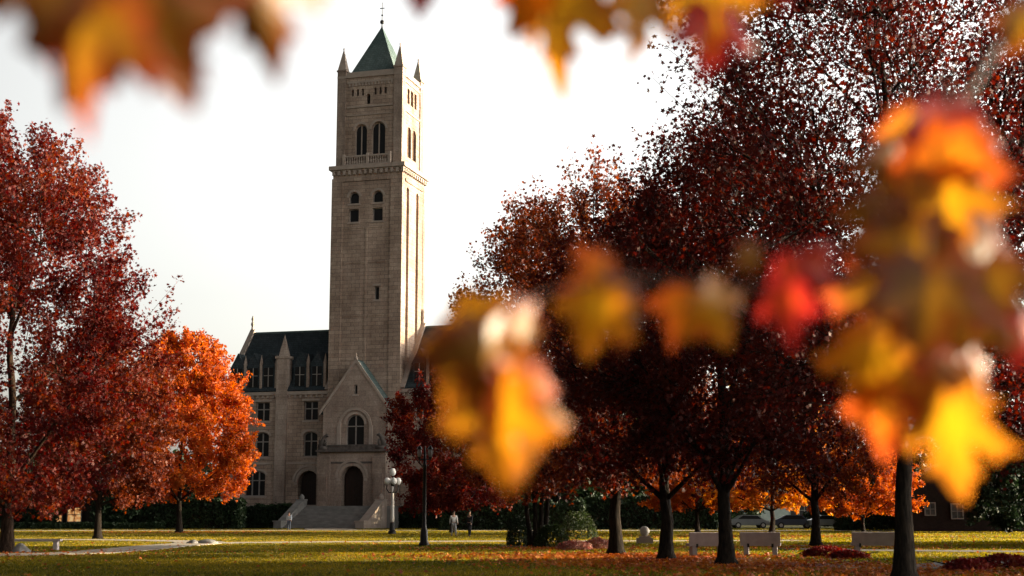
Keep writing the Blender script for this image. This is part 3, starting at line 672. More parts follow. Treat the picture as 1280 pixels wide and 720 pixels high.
# --- wings
def wing(u0, u1, d0, depth, cols, door_holes, extra_windows, dorm, left_end):
    holes = list(door_holes); wins = []
    for u in cols:
        holes += [rect_poly(u-.9,u+.9,12.5,14.75), arch_poly(u-.9,u+.9,8.25,11.15,rise=.45)]
        wins += [(u-.9,u+.9,12.5,14.75,False),(u-.9,u+.9,8.25,11.15,True)]
    for (a,b) in extra_windows:
        holes.append(arch_poly(a,b,3.65,6.6,rise=.5)); wins.append((a,b,3.65,6.6,True))
    wall_front('wing_wall', rect_poly(u0,u1,0,16.1), holes, d0, d0+.6)
    e0 = u0 if left_end else u0; 
    MB().box(u0,u1,d0+1.7,d0+depth,0,16.1).build('wing_core', STONE, hallE)
    MB().box(u0,u0+.5,d0+.602,d0+1.698,0,16.1).build('end_wall', STONE, hallE); s = MB(); s.box(u1-.5,u1,d0+.602,d0+1.698,0,16.1)
    # gable ends
    s.build('end_wall', STONE, hallE)
    for uu in (u0, u1-.5):
        s = MB(); s.prismx([(d0,16.1),(d0+depth,16.1),(d0+depth/2,23.75)], uu, uu+.5); s.build('gable_end', STONE, hallE)
    for (a,b,z0,z1,ar) in wins: window(a,b,z0,z1,d0,ar,1 if b-a < 2.2 else 2,1,rise=.45 if z0 > 7 else .5)
    e = MB(); dm = d0+depth/2
    e.prismx([(d0-.35,16.05),(dm,24.0),(dm,23.65),(d0-.05,15.95)], u0+.5,u1-.5); e.prismx([(d0+depth+.35,16.05),(dm+.002,24.0),(dm+.002,23.65),(d0+depth+.05,15.95)], u0+.5,u1-.5)
    roof = e.build('roof', SLATE, hallE)
    s = MB(); s.box(u0+.4,u1-.4,dm-.12,dm+.12,23.9,24.15); s.build('roof_ridge', COPPER, roof)
    # copings on the gable ends
    for uu in (u0-.08, u1-.58):
        s = MB(); s.prismx([(d0-.5,16.1),(dm,24.55),(dm,24.1),(d0-.2,16.0)], uu, uu+.62); s.prismx([(d0+depth+.5,16.1),(dm+.002,24.55),(dm+.002,24.1),(d0+depth+.2,16.0)], uu, uu+.62); s.build('gable_coping', TRIM, hallE)
    s = MB(); s.lathe([(.2,0),(.14,.5),(.24,.8),(.1,1.2),(.2,1.45),(.03,1.9)],(u0+.2,dm,24.4),8); s.build('gable_finial', TRIM, hallE); s = MB()
    s.box(u0,u1,d0-.3,d0-.003,15.55,15.95); u = u0+.2
    while u < u1-.3: s.box(u,u+.25,d0-.2,d0-.003,15.2,15.55); u += .7
    s.build('eaves_cornice', TRIM, hallE)
    MB().box(u0,u1,d0-.12,d0-.003,7.35,7.6).build('string_course', TRIM, hallE); MB().box(u0,u1,d0-.15,d0-.003,2.3,2.6).build('plinth_course', TRIM, hallE)
    for u in dorm:
        b = MB(); 
        b.prism([(u-.85,16.2),(u+.85,16.2),(u+.85,19.0),(u,20.6),(u-.85,19.0)], d0+.1, d0+.45)
        b.box(u-.85,u-.7,d0+.45,d0+2.6,16.2,19.0); b.box(u+.7,u+.85,d0+.45,d0+2.6,16.2,19.0)
        D = b.build('dormer', SLATE, hallE)
        b = MB(); b.box(u+.86,u+1.16,d0-.02,d0+.3,15.96,19.3); b.pyramid(u+.84,u+1.18,d0-.04,d0+.32,19.3,20.5); b.build('pier', STONE2, D)
        b = MB(); b.box(u-.6,u+.6,d0+.02,d0+.097,16.6,18.9); b.build('pane', GLASS, D)
        b = MB(); b.box(u-.05,u+.05,d0-.02,d0+.017,16.6,18.9); b.box(u-.6,u+.6,d0-.018,d0+.016,17.9,17.98); b.build('mullion', LEAD, D)
        b = MB()
        for q in (-1,1): b.add([(u,d0+.05,20.75),(u+q*1.0,d0+.05,18.9),(u+q*1.0,d0+4.2,18.9),(u,d0+4.2,20.75),(u,d0+.05,20.62),(u+q*1.0,d0+.05,18.77),(u+q*1.0,d0+4.2,18.77),(u,d0+4.2,20.62)],[(0,1,2,3),(4,7,6,5),(0,4,5,1),(1,5,6,2),(3,2,6,7)])
        b.build('dormer_roof', SLATE, D)
WD = .5
wing(-22.8, -8.902, WD, 13.5, (-20.8,-17.6,-11.35), [arch_poly(-12.8,-10.15,2.45,6.6)], ((-19.75,-17.05),), (-21.1,-19.0,-17.0,-12.9,-10.7), True)
door(-12.8,-10.15,2.45,6.6,WD,.9)
wing(.003, 14.5, WD, 13.5, (2.6,6.6,10.6), [], ((1.4,3.8),(5.4,7.8),(9.4,11.8)), (2.2,4.6,7.0,10.0,12.6), False)
s = MB(); s.box(-15.7,-14.35,WD-.5,WD+.9,0,19.9); s.box(-15.85,-14.2,WD-.62,WD+1.0,19.9,20.2); s.box(-15.8,-14.25,WD-.58,WD-.5,15.3,15.9); s.pyramid(-15.55,-14.5,WD-.35,WD+.75,20.2,22.9)
s.build('buttress_turret', STONE2, hallE)
# --- gabled bay in front of the tower
gc = -4.55
wall_front('gable_wall', [(gc-4.0,0),(gc+4.0,0),(gc+4.0,13.4),(gc,18.9),(gc-4.0,13.4)], [arch_poly(gc-1.1,gc+1.1,9.35,12.85), rect_poly(gc-.2,gc+.2,15.2,16.3)], -2.3, -1.75, STONE2)
MB().box(gc-4.0,gc-3.4,-1.748,-.2,0,13.3).box(gc+3.4,gc+4.0,-1.748,-.2,0,13.3).box(gc-3.39,gc+3.39,-1.3,-.2,0,13.3).build('bay_side', STONE2, hallE)
MB().prism([(gc-4,13.31),(gc+4,13.31),(gc,18.8)],-1.3,-.2).build('bay_gable', STONE2, hallE)
window(gc-1.1,gc+1.1,9.35,12.85,-2.3,True,1,1,recess=.25); window(gc-.2,gc+.2,15.2,16.3,-2.3,False,0,0,recess=.25,hood=False)
s = MB()
for q in (-1,1):
    s.prism([(gc,19.25),(gc+q*4.35,13.25),(gc+q*4.35,12.95),(gc,18.92)] , -2.2+(.002 if q > 0 else 0), -.003+0*q)
s.build('bay_roof', COPPER, hallE)
s = MB()
for q in (-1,1):
    s.prism([(gc,19.40),(gc+q*4.45,13.28),(gc+q*4.45,12.85),(gc+q*.0,18.85)], -2.42-(.002 if q > 0 else 0), -2.24)
# big hood arch over the gable window
prev = None
for a in np.linspace(0,pi,17):
    o_ = (gc+2.05*cos(a),11.6+2.05*sin(a)); i_ = (gc+1.75*cos(a),11.6+1.75*sin(a))
    if prev: s.add([(prev[0][0],-2.48,prev[0][1]),(o_[0],-2.48,o_[1]),(i_[0],-2.48,i_[1]),(prev[1][0],-2.48,prev[1][1]),(prev[0][0],-2.3,prev[0][1]),(o_[0],-2.3,o_[1]),(i_[0],-2.3,i_[1]),(prev[1][0],-2.3,prev[1][1])],[(0,1,2,3),(0,4,5,1),(3,2,6,7)])
    prev = (o_,i_)
s.box(gc-2.2,gc-1.75,-2.44,-2.303,9.2,11.6); s.box(gc+1.75,gc+2.2,-2.44,-2.303,9.2,11.6)
s.lathe([(.16,0),(.22,.2),(.06,.45),(.12,.6),(.02,.85)],(gc,-2.33,19.2),8)
s.build('gable_coping', TRIM, hallE)
# --- portal
pc = -4.0
wall_front('portal_wall', rect_poly(pc-4.0,pc+4.0,0,8.5), [arch_poly(pc-1.35,pc+1.35,2.45,6.95)], -4.3, -3.3, STONE2)
MB().box(pc-4.0,pc+4.0,-2.9,-2.302,0,8.5).box(pc-4.0,pc-2.2,-3.298,-2.902,0,8.5).box(pc+2.2,pc+4.0,-3.298,-2.902,0,8.5).box(pc-2.198,pc+2.198,-3.298,-2.902,7.4,8.5).build('portal_side', STONE2, hallE)
door(pc-1.35,pc+1.35,2.45,6.95,-4.3,1.1)
s = MB()
for a,b in ((pc-4.15,pc-2.6),(pc+2.6,pc+4.15)):
    s = MB(); s.box(a,b,-4.75,-4.303,0,8.0); s.box(a+.25,b-.25,-4.95,-4.752,0,5.6); s.prismx([(-4.95,5.6),(-4.752,5.6),(-4.752,6.2)],a+.25,b-.25)
    s.build('buttress', STONE2, hallE)
s = MB(); s.box(pc-4.3,pc+4.3,-4.85,-2.303,8.503,8.75); s.box(pc-3.0,pc+3.0,-4.6,-4.4,8.753,9.15); s.box(pc-3.0,pc+3.0,-4.68,-4.32,9.153,9.3)
s.box(pc-4.2,pc+4.2,-4.4,-4.303,7.2,7.4)
s.build('portal_cornice', DARKST, hallE)
for q in (-1,1):
    s = MB(); cx = pc+q*3.5
    s.box(cx-.55,cx+.55,-4.75,-3.6,8.753,9.15)
    s.tube([(cx+q*.35,-4.2,9.1),(cx+q*.25,-4.2,9.6),(cx-q*.02,-4.25,10.1),(cx-q*.35,-4.35,10.45),(cx-q*.55,-4.4,10.3)],[.42,.36,.24,.2,.12],8)
    s.tube([(cx-q*.15,-4.4,9.1),(cx-q*.3,-4.45,9.5),(cx-q*.28,-4.4,9.95)],[.14,.12,.12],6)
    s.tube([(cx+q*.5,-4.1,9.2),(cx+q*.7,-4.1,9.7),(cx+q*.55,-4.1,10.2)],[.1,.08,.04],6)
    s.build('carved_beast', DARKST, hallE, True)
# --- terrace and steps
s = MB(); s.box(-14.2,1.2,-5.2,.498,0,2.42); s.build('terrace', STEPM, hallE)
s = MB(); n = 15
for i in range(n):
    z1 = 2.44*(1-i/n); s.box(-9.0,-.4,-5.203-.42*(i+1),-5.203-.42*i-.001,0,z1-.003)
s.build('steps', STEPM, hallE)
for u0_,u1_,mt in ((-9.9,-9.03,STEPM),(-.37,.6,TRIM)):
    s = MB(); s.prismx([(-5.2,0),(-5.2,3.05),(-6.2,3.05),(-11.2,.7),(-12.0,.7),(-12.0,0)],u0_,u1_); s.box(u0_-.08,u1_+.08,-12.1,-11.15,.703,.85); s.box(u0_-.08,u1_+.08,-6.25,-5.2,3.053,3.2)
    s.lathe([(.28,0),(.32,.2),(.2,.45),(.02,.6)],((u0_+u1_)/2,-5.7,3.2),10)
    s.build('cheek_wall', mt, hallE)

# ------------------------------------------------------------------ street furniture
def single_lamp(loc, label):
    t = empty('lamp_post', loc, 0, label, 'lamp post')
    s = MB(); s.lathe([(.27,0),(.27,.12),(.2,.2),(.18,.75),(.13,.85),(.095,1.1),(.085,3.9),(.12,3.95),(.07,4.05),(.06,4.55)],(0,0,0),12); s.build('post', IRON, t, True)
    s = MB(); s.box(-.32,.32,-.035,.035,4.25,4.32); s.lathe([(.07,0),(.05,.2),(.02,.4)],(0,0,4.55),8)
    for q in (-1,1): s.tube([(q*.1,0,3.95),(q*.24,0,4.1),(q*.27,0,4.25)],.025,5); s.lathe([(.06,0),(.1,.08)],(q*.27,0,4.32),8)
    s.build('crossarm', IRON, t)
    for q in (-1,1):
        g_ = MB().lathe([(.06,0),(.09,.05),(.12,.2),(.10,.32),(.05,.40)],(q*.27,0,4.40),12).build('lamp_globe', SMOKE, t, True)
        MB().lathe([(.15,0),(.10,.10),(.01,.2)],(q*.27,0,4.80),8).build('cap', IRON, g_)
    return t
def cluster_lamp(loc, label):
    t = empty('lamp_post', loc, .3, label, 'lamp post')
    MB().lathe([(.34,0),(.34,.25),(.24,.35),(.2,.9),(.14,1.0)],(0,0,0),12).build('base', IRON, t)
    MB().lathe([(.15,0),(.19,.3),(.15,.7),(.17,1.4),(.12,1.5),(.17,1.65),(.12,1.8),(.12,3.0)],(0,0,1.0),12).build('post', PALEP, t, True)
    s = MB()
    for k in range(4):
        a = k*pi/2; c_,s_ = cos(a),sin(a); s.tube([(0,0,3.5),(.3*c_,.3*s_,3.45),(.52*c_,.52*s_,3.75),(.5*c_,.5*s_,4.1)],[.05,.05,.04,.04],6)
    s.lathe([(.1,0),(.16,.25),(.07,.6),(.06,1.0)],(0,0,3.9),8); s.build('arm', IRON, t)
    for k in range(4):
        a = k*pi/2; MB().lathe([(.08,0),(.22,.12),(.27,.32),(.2,.52),(.06,.6)],(.5*cos(a),.5*sin(a),4.1),12).build('lamp_globe', OPAL, t, True)
    MB().lathe([(.08,0),(.24,.12),(.29,.34),(.2,.56),(.06,.64)],(0,0,4.85),12).build('lamp_globe', OPAL, t, True)
    t.scale = (.9,.9,.93)
    return t
single_lamp(at(530,72), 'slim black lamp post on the lawn before the small dark red tree')
cluster_lamp(at(490,112), 'pale lamp post with a cluster of globes right of the entrance steps')

def stone_bench(loc, rz, w, label, back=True):
    t = empty('bench', loc, rz, label, 'bench', 'concrete benches on the lawn')
    MB().box(-w/2,w/2,-.26,.26,.40,.50).build('seat', CONC, t, bevel=.012)
    for q in (-1,1): MB().box(q*(w/2-.22)-.09,q*(w/2-.22)+.09,-.22,.22,0,.397).build('leg', CONC, t, bevel=.01)
    if back:
        b = MB(); b.obox((0,.27,.70),(1,0,0),(0,cos(.16),-sin(.16)),(0,sin(.16),cos(.16)),w/2,.045,.21); b.build('backrest', CONC, t, bevel=.01)
        for q in (-1,1): MB().box(q*(w/2-.3)-.04,q*(w/2-.3)+.04,.2,.262,.35,.62).build('bracket', IRON, t)
    return t
stone_bench(at(884,54), pi+.15, 1.5, 'pale bench partly behind the rightmost trunk of the row')
stone_bench(at(951,54.5), pi-.2, 1.5, 'pale bench with a wide back between the thick trunk and the forked tree')
stone_bench(at(1098,55), pi-.1, 2.0, 'bench just left of the near black trunk')
stone_bench(at(38,63), .1, 2.6, 'long pale bench beside the crimson maple at the left edge', False)

t = empty('stone_ball', at(806,78), 0, 'pale round stone ball on a square plinth between the trunks', 'stone ball')
MB().box(-.42,.42,-.42,.42,0,.3).box(-.3,.3,-.3,.3,.303,.4).build('plinth', TRIM, t)
MB().lathe([(.02,0)]+[(.27*sin(a),.27-.27*cos(a)) for a in np.linspace(.25,pi-.05,11)],(0,0,.39),16).build('ball', PALEP, t, True)
# litter bin and rocks by the path at the left
def rock(loc, s, label, seed):
    rng = np.random.default_rng(seed); bm = bmesh.new(); bmesh.ops.create_icosphere(bm, subdivisions=3, radius=1)
    for v in bm.verts:
        n = 1+.13*sin(v.co.x*3+seed)+.1*cos(v.co.y*4+seed*2)+.06*sin(v.co.z*7)
        v.co = (v.co.x*s[0]*n, v.co.y*s[1]*n, max(-.3,v.co.z)*s[2]*n)
    me = bpy.data.meshes.new('rock'); bm.to_mesh(me); bm.free()
    o = link('rock', me, STEPM, None, True); o.location = loc; tag(o, label, 'rock')
rock(at(27,59), (.35,.3,.35), 'round dark rock under the long bench at left', 3)
rock(at(258,77.2), (.55,.45,.28), 'grey boulder where the lawn paths meet', 5)
rock(at(240,76.8), (.3,.3,.2), 'small grey rock left of the boulder at the path fork', 6)

# ------------------------------------------------------------------ houses and cars far off
def house(loc, rz, w, d, h, rh, wallm, roofm, wins, label, lit=None):
    t = empty('house', loc, rz, label, 'house')
    MB().box(-w/2,w/2,-d/2,d/2,0,h).prism([(-w/2,h),(w/2,h),(0,h+rh)],-d/2+.02,d/2-.02).build('wall', wallm, t)
    r = MB()
    for q in (-1,1): r.prism([(0,h+rh+.25),(q*(w/2+.5),h-.15),(q*(w/2+.5),h-.35),(0,h+rh+.02)],-d/2-.4+.001*q,d/2+.4)
    rr = r.build('roof', roofm, t); MB().box(w*.2,w*.2+.8,-.4,.4,h+.5,h+rh+1).build('chimney', BRICKH, rr)
    for (x0,x1,z0,z1,m_) in wins:
        f = MB(); f.box(x0-.1,x1+.1,-d/2-.1,-d/2-.003,z0-.1,z0); f.box(x0-.1,x1+.1,-d/2-.1,-d/2-.003,z1,z1+.1); f.box(x0-.1,x0,-d/2-.1,-d/2-.003,z0,z1); f.box(x1,x1+.1,-d/2-.1,-d/2-.003,z0,z1)
        f.box((x0+x1)/2-.03,(x0+x1)/2+.03,-d/2-.08,-d/2-.04,z0,z1); f.box(x0,x1,-d/2-.08,-d/2-.04,(z0+z1)/2-.03,(z0+z1)/2+.03)
        fo = f.build('window', LEAD, t); MB().box(x0,x1,-d/2-.04,-d/2-.004,z0,z1).build('pane', m_, fo)
    f = MB(); f.box(2.3,3.2,-d/2-.06,-d/2-.003,0.1,2.2); dd = f.build('door', DARKWOOD, t); MB().lathe([(.04,0),(.04,.08)],(3.05,-d/2-.1,1.1),6).build('handle', IRON, dd)
    return t
def lit_mat():
    m, nt, N = new_mat('lit_window'); L = nt.links.new
    tc = N('ShaderNodeTexCoord'); v = N('ShaderNodeTexNoise'); v.inputs['Scale'].default_value = 2.2; L(tc.outputs['Object'], v.inputs['Vector'])
    r = ramp(nt, [(.35,(.12,.03,.01)),(.5,(.8,.36,.12)),(.65,(.9,.6,.28))]); L(v.outputs['Fac'], r.inputs['Fac'])
    e = N('ShaderNodeEmission'); e.inputs['Strength'].default_value = .3; L(r.outputs[0], e.inputs[0])
    o = N('ShaderNodeOutputMaterial'); L(e.outputs[0], o.inputs[0]); return m
LIT = lit_mat(); PANE2 = surf('curtained_pane', (.045,.048,.05), (.11,.11,.11), 3, .5, 0)
house(at(95,160), R(-3), 12, 7, 3.4, 2.4, BRICKH, SHING, [(-1.9,-.35,.75,2.2,LIT),(.3,1.75,.75,2.2,LIT),(-4.6,-3.3,.8,2.1,PANE2),(3.8,4.8,1.2,2.1,PANE2)], 'low brick house with warm lit windows far behind the lawn at left')
house(at(958,205), R(8), 11, 8, 3.6, 3.0, SIDING, SHING, [(-4,-2.4,1.2,2.9,GLASS),(3.5,5.0,1.2,2.9,GLASS)], 'pale green house under the amber tree across the far lawn')
house(at(1225,132), R(-6), 14, 7, 4.6, 2.6, BRICKH, SHING, [(-5.4,-4.6,1.5,2.5,PANE2),(-3.1,-2.2,1.2,2.4,PANE2),(.6,1.4,1.5,2.6,PANE2),(4.2,5.1,1.1,2.2,PANE2)], 'dark brick house with pale windows behind the hedge at right')

def car(loc, rz, mat, label):
    t = empty('parked_car', loc, rz, label, 'car', 'cars parked beyond the far lawn')
    body = [(-2.2,.35),(2.2,.35),(2.25,.75),(1.5,.95),(.9,1.42),(-.9,1.45),(-1.7,1.0),(-2.2,.9)]
    MB().prism(body,-.85,.85).build('body', mat, t, bevel=.06)
    g_ = MB(); g_.prism([(-1.45,1.0),(1.25,1.0),(.8,1.36),(-.85,1.38)],-.858,.858); g_.build('side_window', GLASS, t)
    for x in (-1.4,1.4):
        for y in (-.8,.8):
            w = MB()
            w.add([(x+.33*cos(2*pi*k/14),y-.1,.33+.33*sin(2*pi*k/14)) for k in range(14)]+[(x+.33*cos(2*pi*k/14),y+.1,.33+.33*sin(2*pi*k/14)) for k in range(14)],
                  [tuple(range(14)),tuple(range(27,13,-1))]+[(k,14+k,14+(k+1)%14,(k+1)%14) for k in range(14)])
            wh = w.build('wheel', IRON, t); r = MB(); yo = y+(.105 if y > 0 else -.105)
            r.add([(x+.2*cos(2*pi*k/10),yo,.33+.2*sin(2*pi*k/10)) for k in range(10)],[tuple(range(10))]); r.build('rim', PALEP, wh)
    for y in (-.6,.6): MB().box(2.2,2.27,y-.15,y+.15,.6,.75).build('headlight', OPAL, t)
    return t
CARW = surf('car_grey', (.22,.23,.23), (.27,.28,.28), 1, .3, 0); CARB = surf('car_blue', (.05,.07,.10), (.07,.09,.12), 1, .3, 0); CARG = surf('car_silver', (.3,.32,.33), (.38,.4,.4), 1, .3, 0, .5)
car(at(936,160), .1, CARW, 'pale grey parked car left of the pale house')
car(at(992,158), -.1, CARB, 'dark blue parked car left of the forked trunk')
car(at(1035,156), .05, CARG, 'silver parked car just right of the forked trunk')

# ------------------------------------------------------------------ people
def skin_mesh(joints, edges, root=0, sub=2):
    me = bpy.data.meshes.new('p'); me.from_pydata([j[0] for j in joints], edges, []); ob = bpy.data.objects.new('tmp', me); COL.objects.link(ob)
    ob.modifiers.new('s','SKIN'); sv = me.skin_vertices[0].data
    for i, j in enumerate(joints): sv[i].radius = j[1]; sv[i].use_root = (i == root)
    md = ob.modifiers.new('u','SUBSURF'); md.levels = sub; md.render_levels = sub
    dg = bpy.context.evaluated_depsgraph_get(); dg.update(); out = bpy.data.meshes.new_from_object(ob.evaluated_get(dg)); bpy.data.objects.remove(ob); out.materials.clear(); return out
def cloth(name, a, b): return surf(name, a, b, 6, .9, .1)
SKINM = surf('skin', (.38,.22,.15), (.45,.27,.19), 6, .6, 0); HAIR = surf('hair', (.02,.013,.009), (.04,.025,.015), 20, .7, .2)
SHOE = surf('shoe', (.02,.018,.016), (.03,.028,.025), 6, .6, 0)
def person(loc, rz, label, top, bottom, step=.22, swing=.25):
    t = empty('person', loc, rz, label, 'person')
    s = step
    J = [((0,0,.93),(.13,.1)),((0,0,1.12),(.12,.09)),((0,.0,1.36),(.15,.10)),((0,0,1.47),(.065,.06)),((0,-.01,1.54),(.05,.052)),((0,-.02,1.62),(.075,.09)),((0,-.015,1.70),(.07,.085)),
         ((.19,0,1.41),(.055,.055)),((.23,-swing*.4,1.15),(.042,.042)),((.23,-swing,.92),(.032,.032)),((.225,-swing-.03,.82),(.035,.02)),
         ((-.19,0,1.41),(.055,.055)),((-.23,swing*.5,1.15),(.042,.042)),((-.23,swing*.8,.91),(.032,.032)),((-.225,swing*.8-.02,.81),(.035,.02)),
         ((.095,0,.88),(.09,.09)),((.1,-s*.6,.49),(.06,.06)),((.1,-s,.10),(.04,.042)),((.1,-s-.15,.035),(.04,.03)),
         ((-.095,0,.88),(.09,.09)),((-.1,s*.35,.50),(.06,.06)),((-.1,s,.12),(.04,.042)),((-.1,s-.13,.04),(.04,.03))]
    E_ = [(0,1),(1,2),(2,3),(3,4),(4,5),(5,6),(2,7),(7,8),(8,9),(9,10),(2,11),(11,12),(12,13),(13,14),(0,15),(15,16),(16,17),(17,18),(0,19),(19,20),(20,21),(21,22)]
    link('body', skin_mesh(J, E_), SKINM, t, True)
    g = 1.16
    def sub(ids, edges, grow, mat, name):
        jj = [(J[i][0], (J[i][1][0]*grow+.008, J[i][1][1]*grow+.008)) for i in ids]
        link(name, skin_mesh(jj, edges), mat, t, True)
    sub([0,1,2,7,8,9,11,12,13], [(0,1),(1,2),(2,3),(3,4),(4,5),(2,6),(6,7),(7,8)], g, top, 'jacket')
    sub([0,15,16,17,19,20,21], [(0,1),(1,2),(2,3),(0,4),(4,5),(5,6)], g, bottom, 'trousers')
    for a,b in ((17,18),(21,22)): sub([a,b],[(0,1)],1.25,SHOE,'shoe')
    bm = bmesh.new(); bmesh.ops.create_uvsphere(bm,u_segments=14,v_segments=10,radius=1)
    for v in bm.verts: v.co = (v.co.x*.086, v.co.y*.1+.018, 1.715+v.co.z*.09*(1 if v.co.z > 0 else (1.2 if v.co.y > 0 else .1)))
    me = bpy.data.meshes.new('hair'); bm.to_mesh(me); bm.free(); link('hair', me, HAIR, t, True)
    f = MB(); f.pyramid(-.014,.014,-.125,-.1,1.625,1.665); f.box(-.045,-.02,-.108,-.1,1.665,1.675); f.box(.02,.045,-.108,-.1,1.665,1.675); f.box(-.025,.025,-.108,-.1,1.59,1.597); f.build('face', HAIR, t)
    return t
person(at(567,102), .3, 'person in a white top walking across the sunlit lawn', cloth('white_cloth',(.6,.58,.55),(.7,.68,.65)), cloth('grey_cloth',(.2,.2,.2),(.3,.3,.3)))
person(at(587,101), -.4, 'person in dark clothes walking right of the one in white', cloth('dark_cloth',(.02,.022,.025),(.03,.03,.035)), cloth('dark_trouser',(.015,.015,.02),(.025,.025,.03)), .18)
person(at(361,140), .1, 'person in a pale blue jacket in front of the entrance steps', cloth('blue_cloth',(.3,.36,.42),(.38,.44,.5)), cloth('jeans',(.05,.07,.1),(.08,.1,.14)), .12)

# ------------------------------------------------------------------ the maple whose leaves hang before the camera
def near_leaf_mat(name, core, mid, rim, trans=.55):
    m, nt, N = new_mat(name); L = nt.links.new
    at_ = N('ShaderNodeAttribute', attribute_name='rim'); tc = N('ShaderNodeTexCoord')
    no = N('ShaderNodeTexNoise'); no.inputs['Scale'].default_value = 22; no.inputs['Detail'].default_value = 5; L(tc.outputs['Object'], no.inputs['Vector'])
    a = N('ShaderNodeMath', operation='MULTIPLY_ADD'); a.inputs[1].default_value = .5; L(no.outputs['Fac'], a.inputs[0]); 
    s = N('ShaderNodeMath', operation='SUBTRACT'); s.inputs[1].default_value = .25; L(at_.outputs['Fac'], s.inputs[0]); L(s.outputs[0], a.inputs[2])
    r = ramp(nt, [(.15,core),(.6,mid),(.95,rim)]); L(a.outputs[0], r.inputs['Fac'])
    p = N('ShaderNodeBsdfPrincipled'); p.inputs['Roughness'].default_value = .38; p.inputs['Specular IOR Level'].default_value = .5; L(r.outputs[0], p.inputs['Base Color'])
    t = N('ShaderNodeBsdfTranslucent'); L(r.outputs[0], t.inputs['Color']); mx = N('ShaderNodeMixShader'); mx.inputs[0].default_value = trans
    L(p.outputs[0], mx.inputs[1]); L(t.outputs[0], mx.inputs[2]); o = N('ShaderNodeOutputMaterial'); L(mx.outputs[0], o.inputs[0]); return m
LY = near_leaf_mat('leaf_yellow', (.60,.30,.008), (.58,.24,.008), (.52,.16,.01))
LG = near_leaf_mat('leaf_gold', (.45,.22,.012), (.45,.17,.012), (.40,.05,.02))
LO = near_leaf_mat('leaf_orange', (.72,.24,.010), (.70,.15,.010), (.52,.08,.015))
LR = near_leaf_mat('leaf_red', (.60,.07,.012), (.50,.03,.015), (.34,.015,.018))
LB = near_leaf_mat('leaf_brown', (.26,.12,.010), (.22,.085,.008), (.22,.04,.010), .4)
half = [(0,-.12),(.10,-.20),(.34,-.30),(.30,-.12),(.62,-.08),(.50,.06),(.72,.34),(.90,.46),(.66,.50),(.60,.66),(.34,.44),(.26,.52),(.34,.80),(.20,.78),(.10,1.02),(0,1.22)]
outl = half+[(-x,y) for x,y in reversed(half[1:-1])]
def leaf_mesh(seed, curl=.35):
    rng = random.Random(seed); n = len(outl); bm = bmesh.new(); lay = bm.verts.layers.float.new('rim')
    rings = (.0,.3,.6,.85,1.0); c = (0,.18); V = []
    def zf(x,y): return -.16*curl*(x*x+ (y-.2)**2)*2.2 + .14*abs(x)*(1 if seed % 2 else -1)*curl*2 + .05*math.sin(5*x+seed)*math.cos(4*y+seed*2)
    cv = bm.verts.new((0,.18,zf(0,.18))); cv[lay] = 0
    jit = [1+rng.uniform(-.08,.08) for _ in range(n)]
    for r_ in rings[1:]:
        row = []
        for k,(x,y) in enumerate(outl):
            xx = c[0]+(x-c[0])*r_*jit[k]; yy = c[1]+(y-c[1])*r_*jit[k]; v = bm.verts.new((xx,yy,zf(xx,yy))); v[lay] = r_; row.append(v)
        V.append(row)
    for k in range(n):
        bm.faces.new((cv,V[0][k],V[0][(k+1)%n]))
        for i in range(len(V)-1): bm.faces.new((V[i][k],V[i+1][k],V[i+1][(k+1)%n],V[i][(k+1)%n]))
    for v in bm.verts: v.co.y += .12
    me = bpy.data.meshes.new('leaf'); bm.to_mesh(me); bm.free(); return me
LM = [leaf_mesh(i, .45+.16*i) for i in range(6)]
fm = empty('maple_tree', (2.9,.3,0), 0, 'near maple at the right whose blurred yellow, orange and red leaves hang across the view', 'tree')
off = np.array([2.9,.3,0.])
def NP(px,py,Y): return np.array(at(px,Y,py))-off
TW = surf('twig_bark', (.05,.025,.018), (.09,.045,.03), 40, .7, .2)
tr_ = MB(); tr_.tube([(0,0,-.1),(.02,.02,.6),(-.03,.05,1.4),(-.08,.12,2.4),(-.05,.2,3.6),(.05,.3,5.2)],[.17,.13,.115,.1,.08,.04],12); tr_.build('trunk', BARK, fm, True)
def branch(pts, r0, r1):
    P = smooth_line(pts, 8); n = len(P); MB().tube(P, [r0+(r1-r0)*i/(n-1) for i in range(n)], 7).build('branch', TW, fm, True); return P
limb = branch([(-.03,.1,1.9),NP(1900,-150,1.25),NP(1420,-190,1.12),NP(1000,-130,1.05),NP(640,-150,1.02),NP(300,-130,.78),NP(60,-110,.66)],.02,.0025)
b1 = branch([NP(1420,-190,1.12),NP(1270,20,1.08),NP(1190,160,1.06),NP(1160,300,1.05),NP(1150,420,1.04),NP(1170,480,1.03)],.005,.0014)
b2 = branch([NP(1160,300,1.05),NP(1060,350,1.04),NP(940,360,1.02),NP(800,350,1.0),NP(690,365,.97),NP(620,400,.95)],.0030,.0010)
b3 = branch([NP(1000,-130,1.05),NP(900,-40,1.04),NP(860,10,1.02)],.003,.0012)
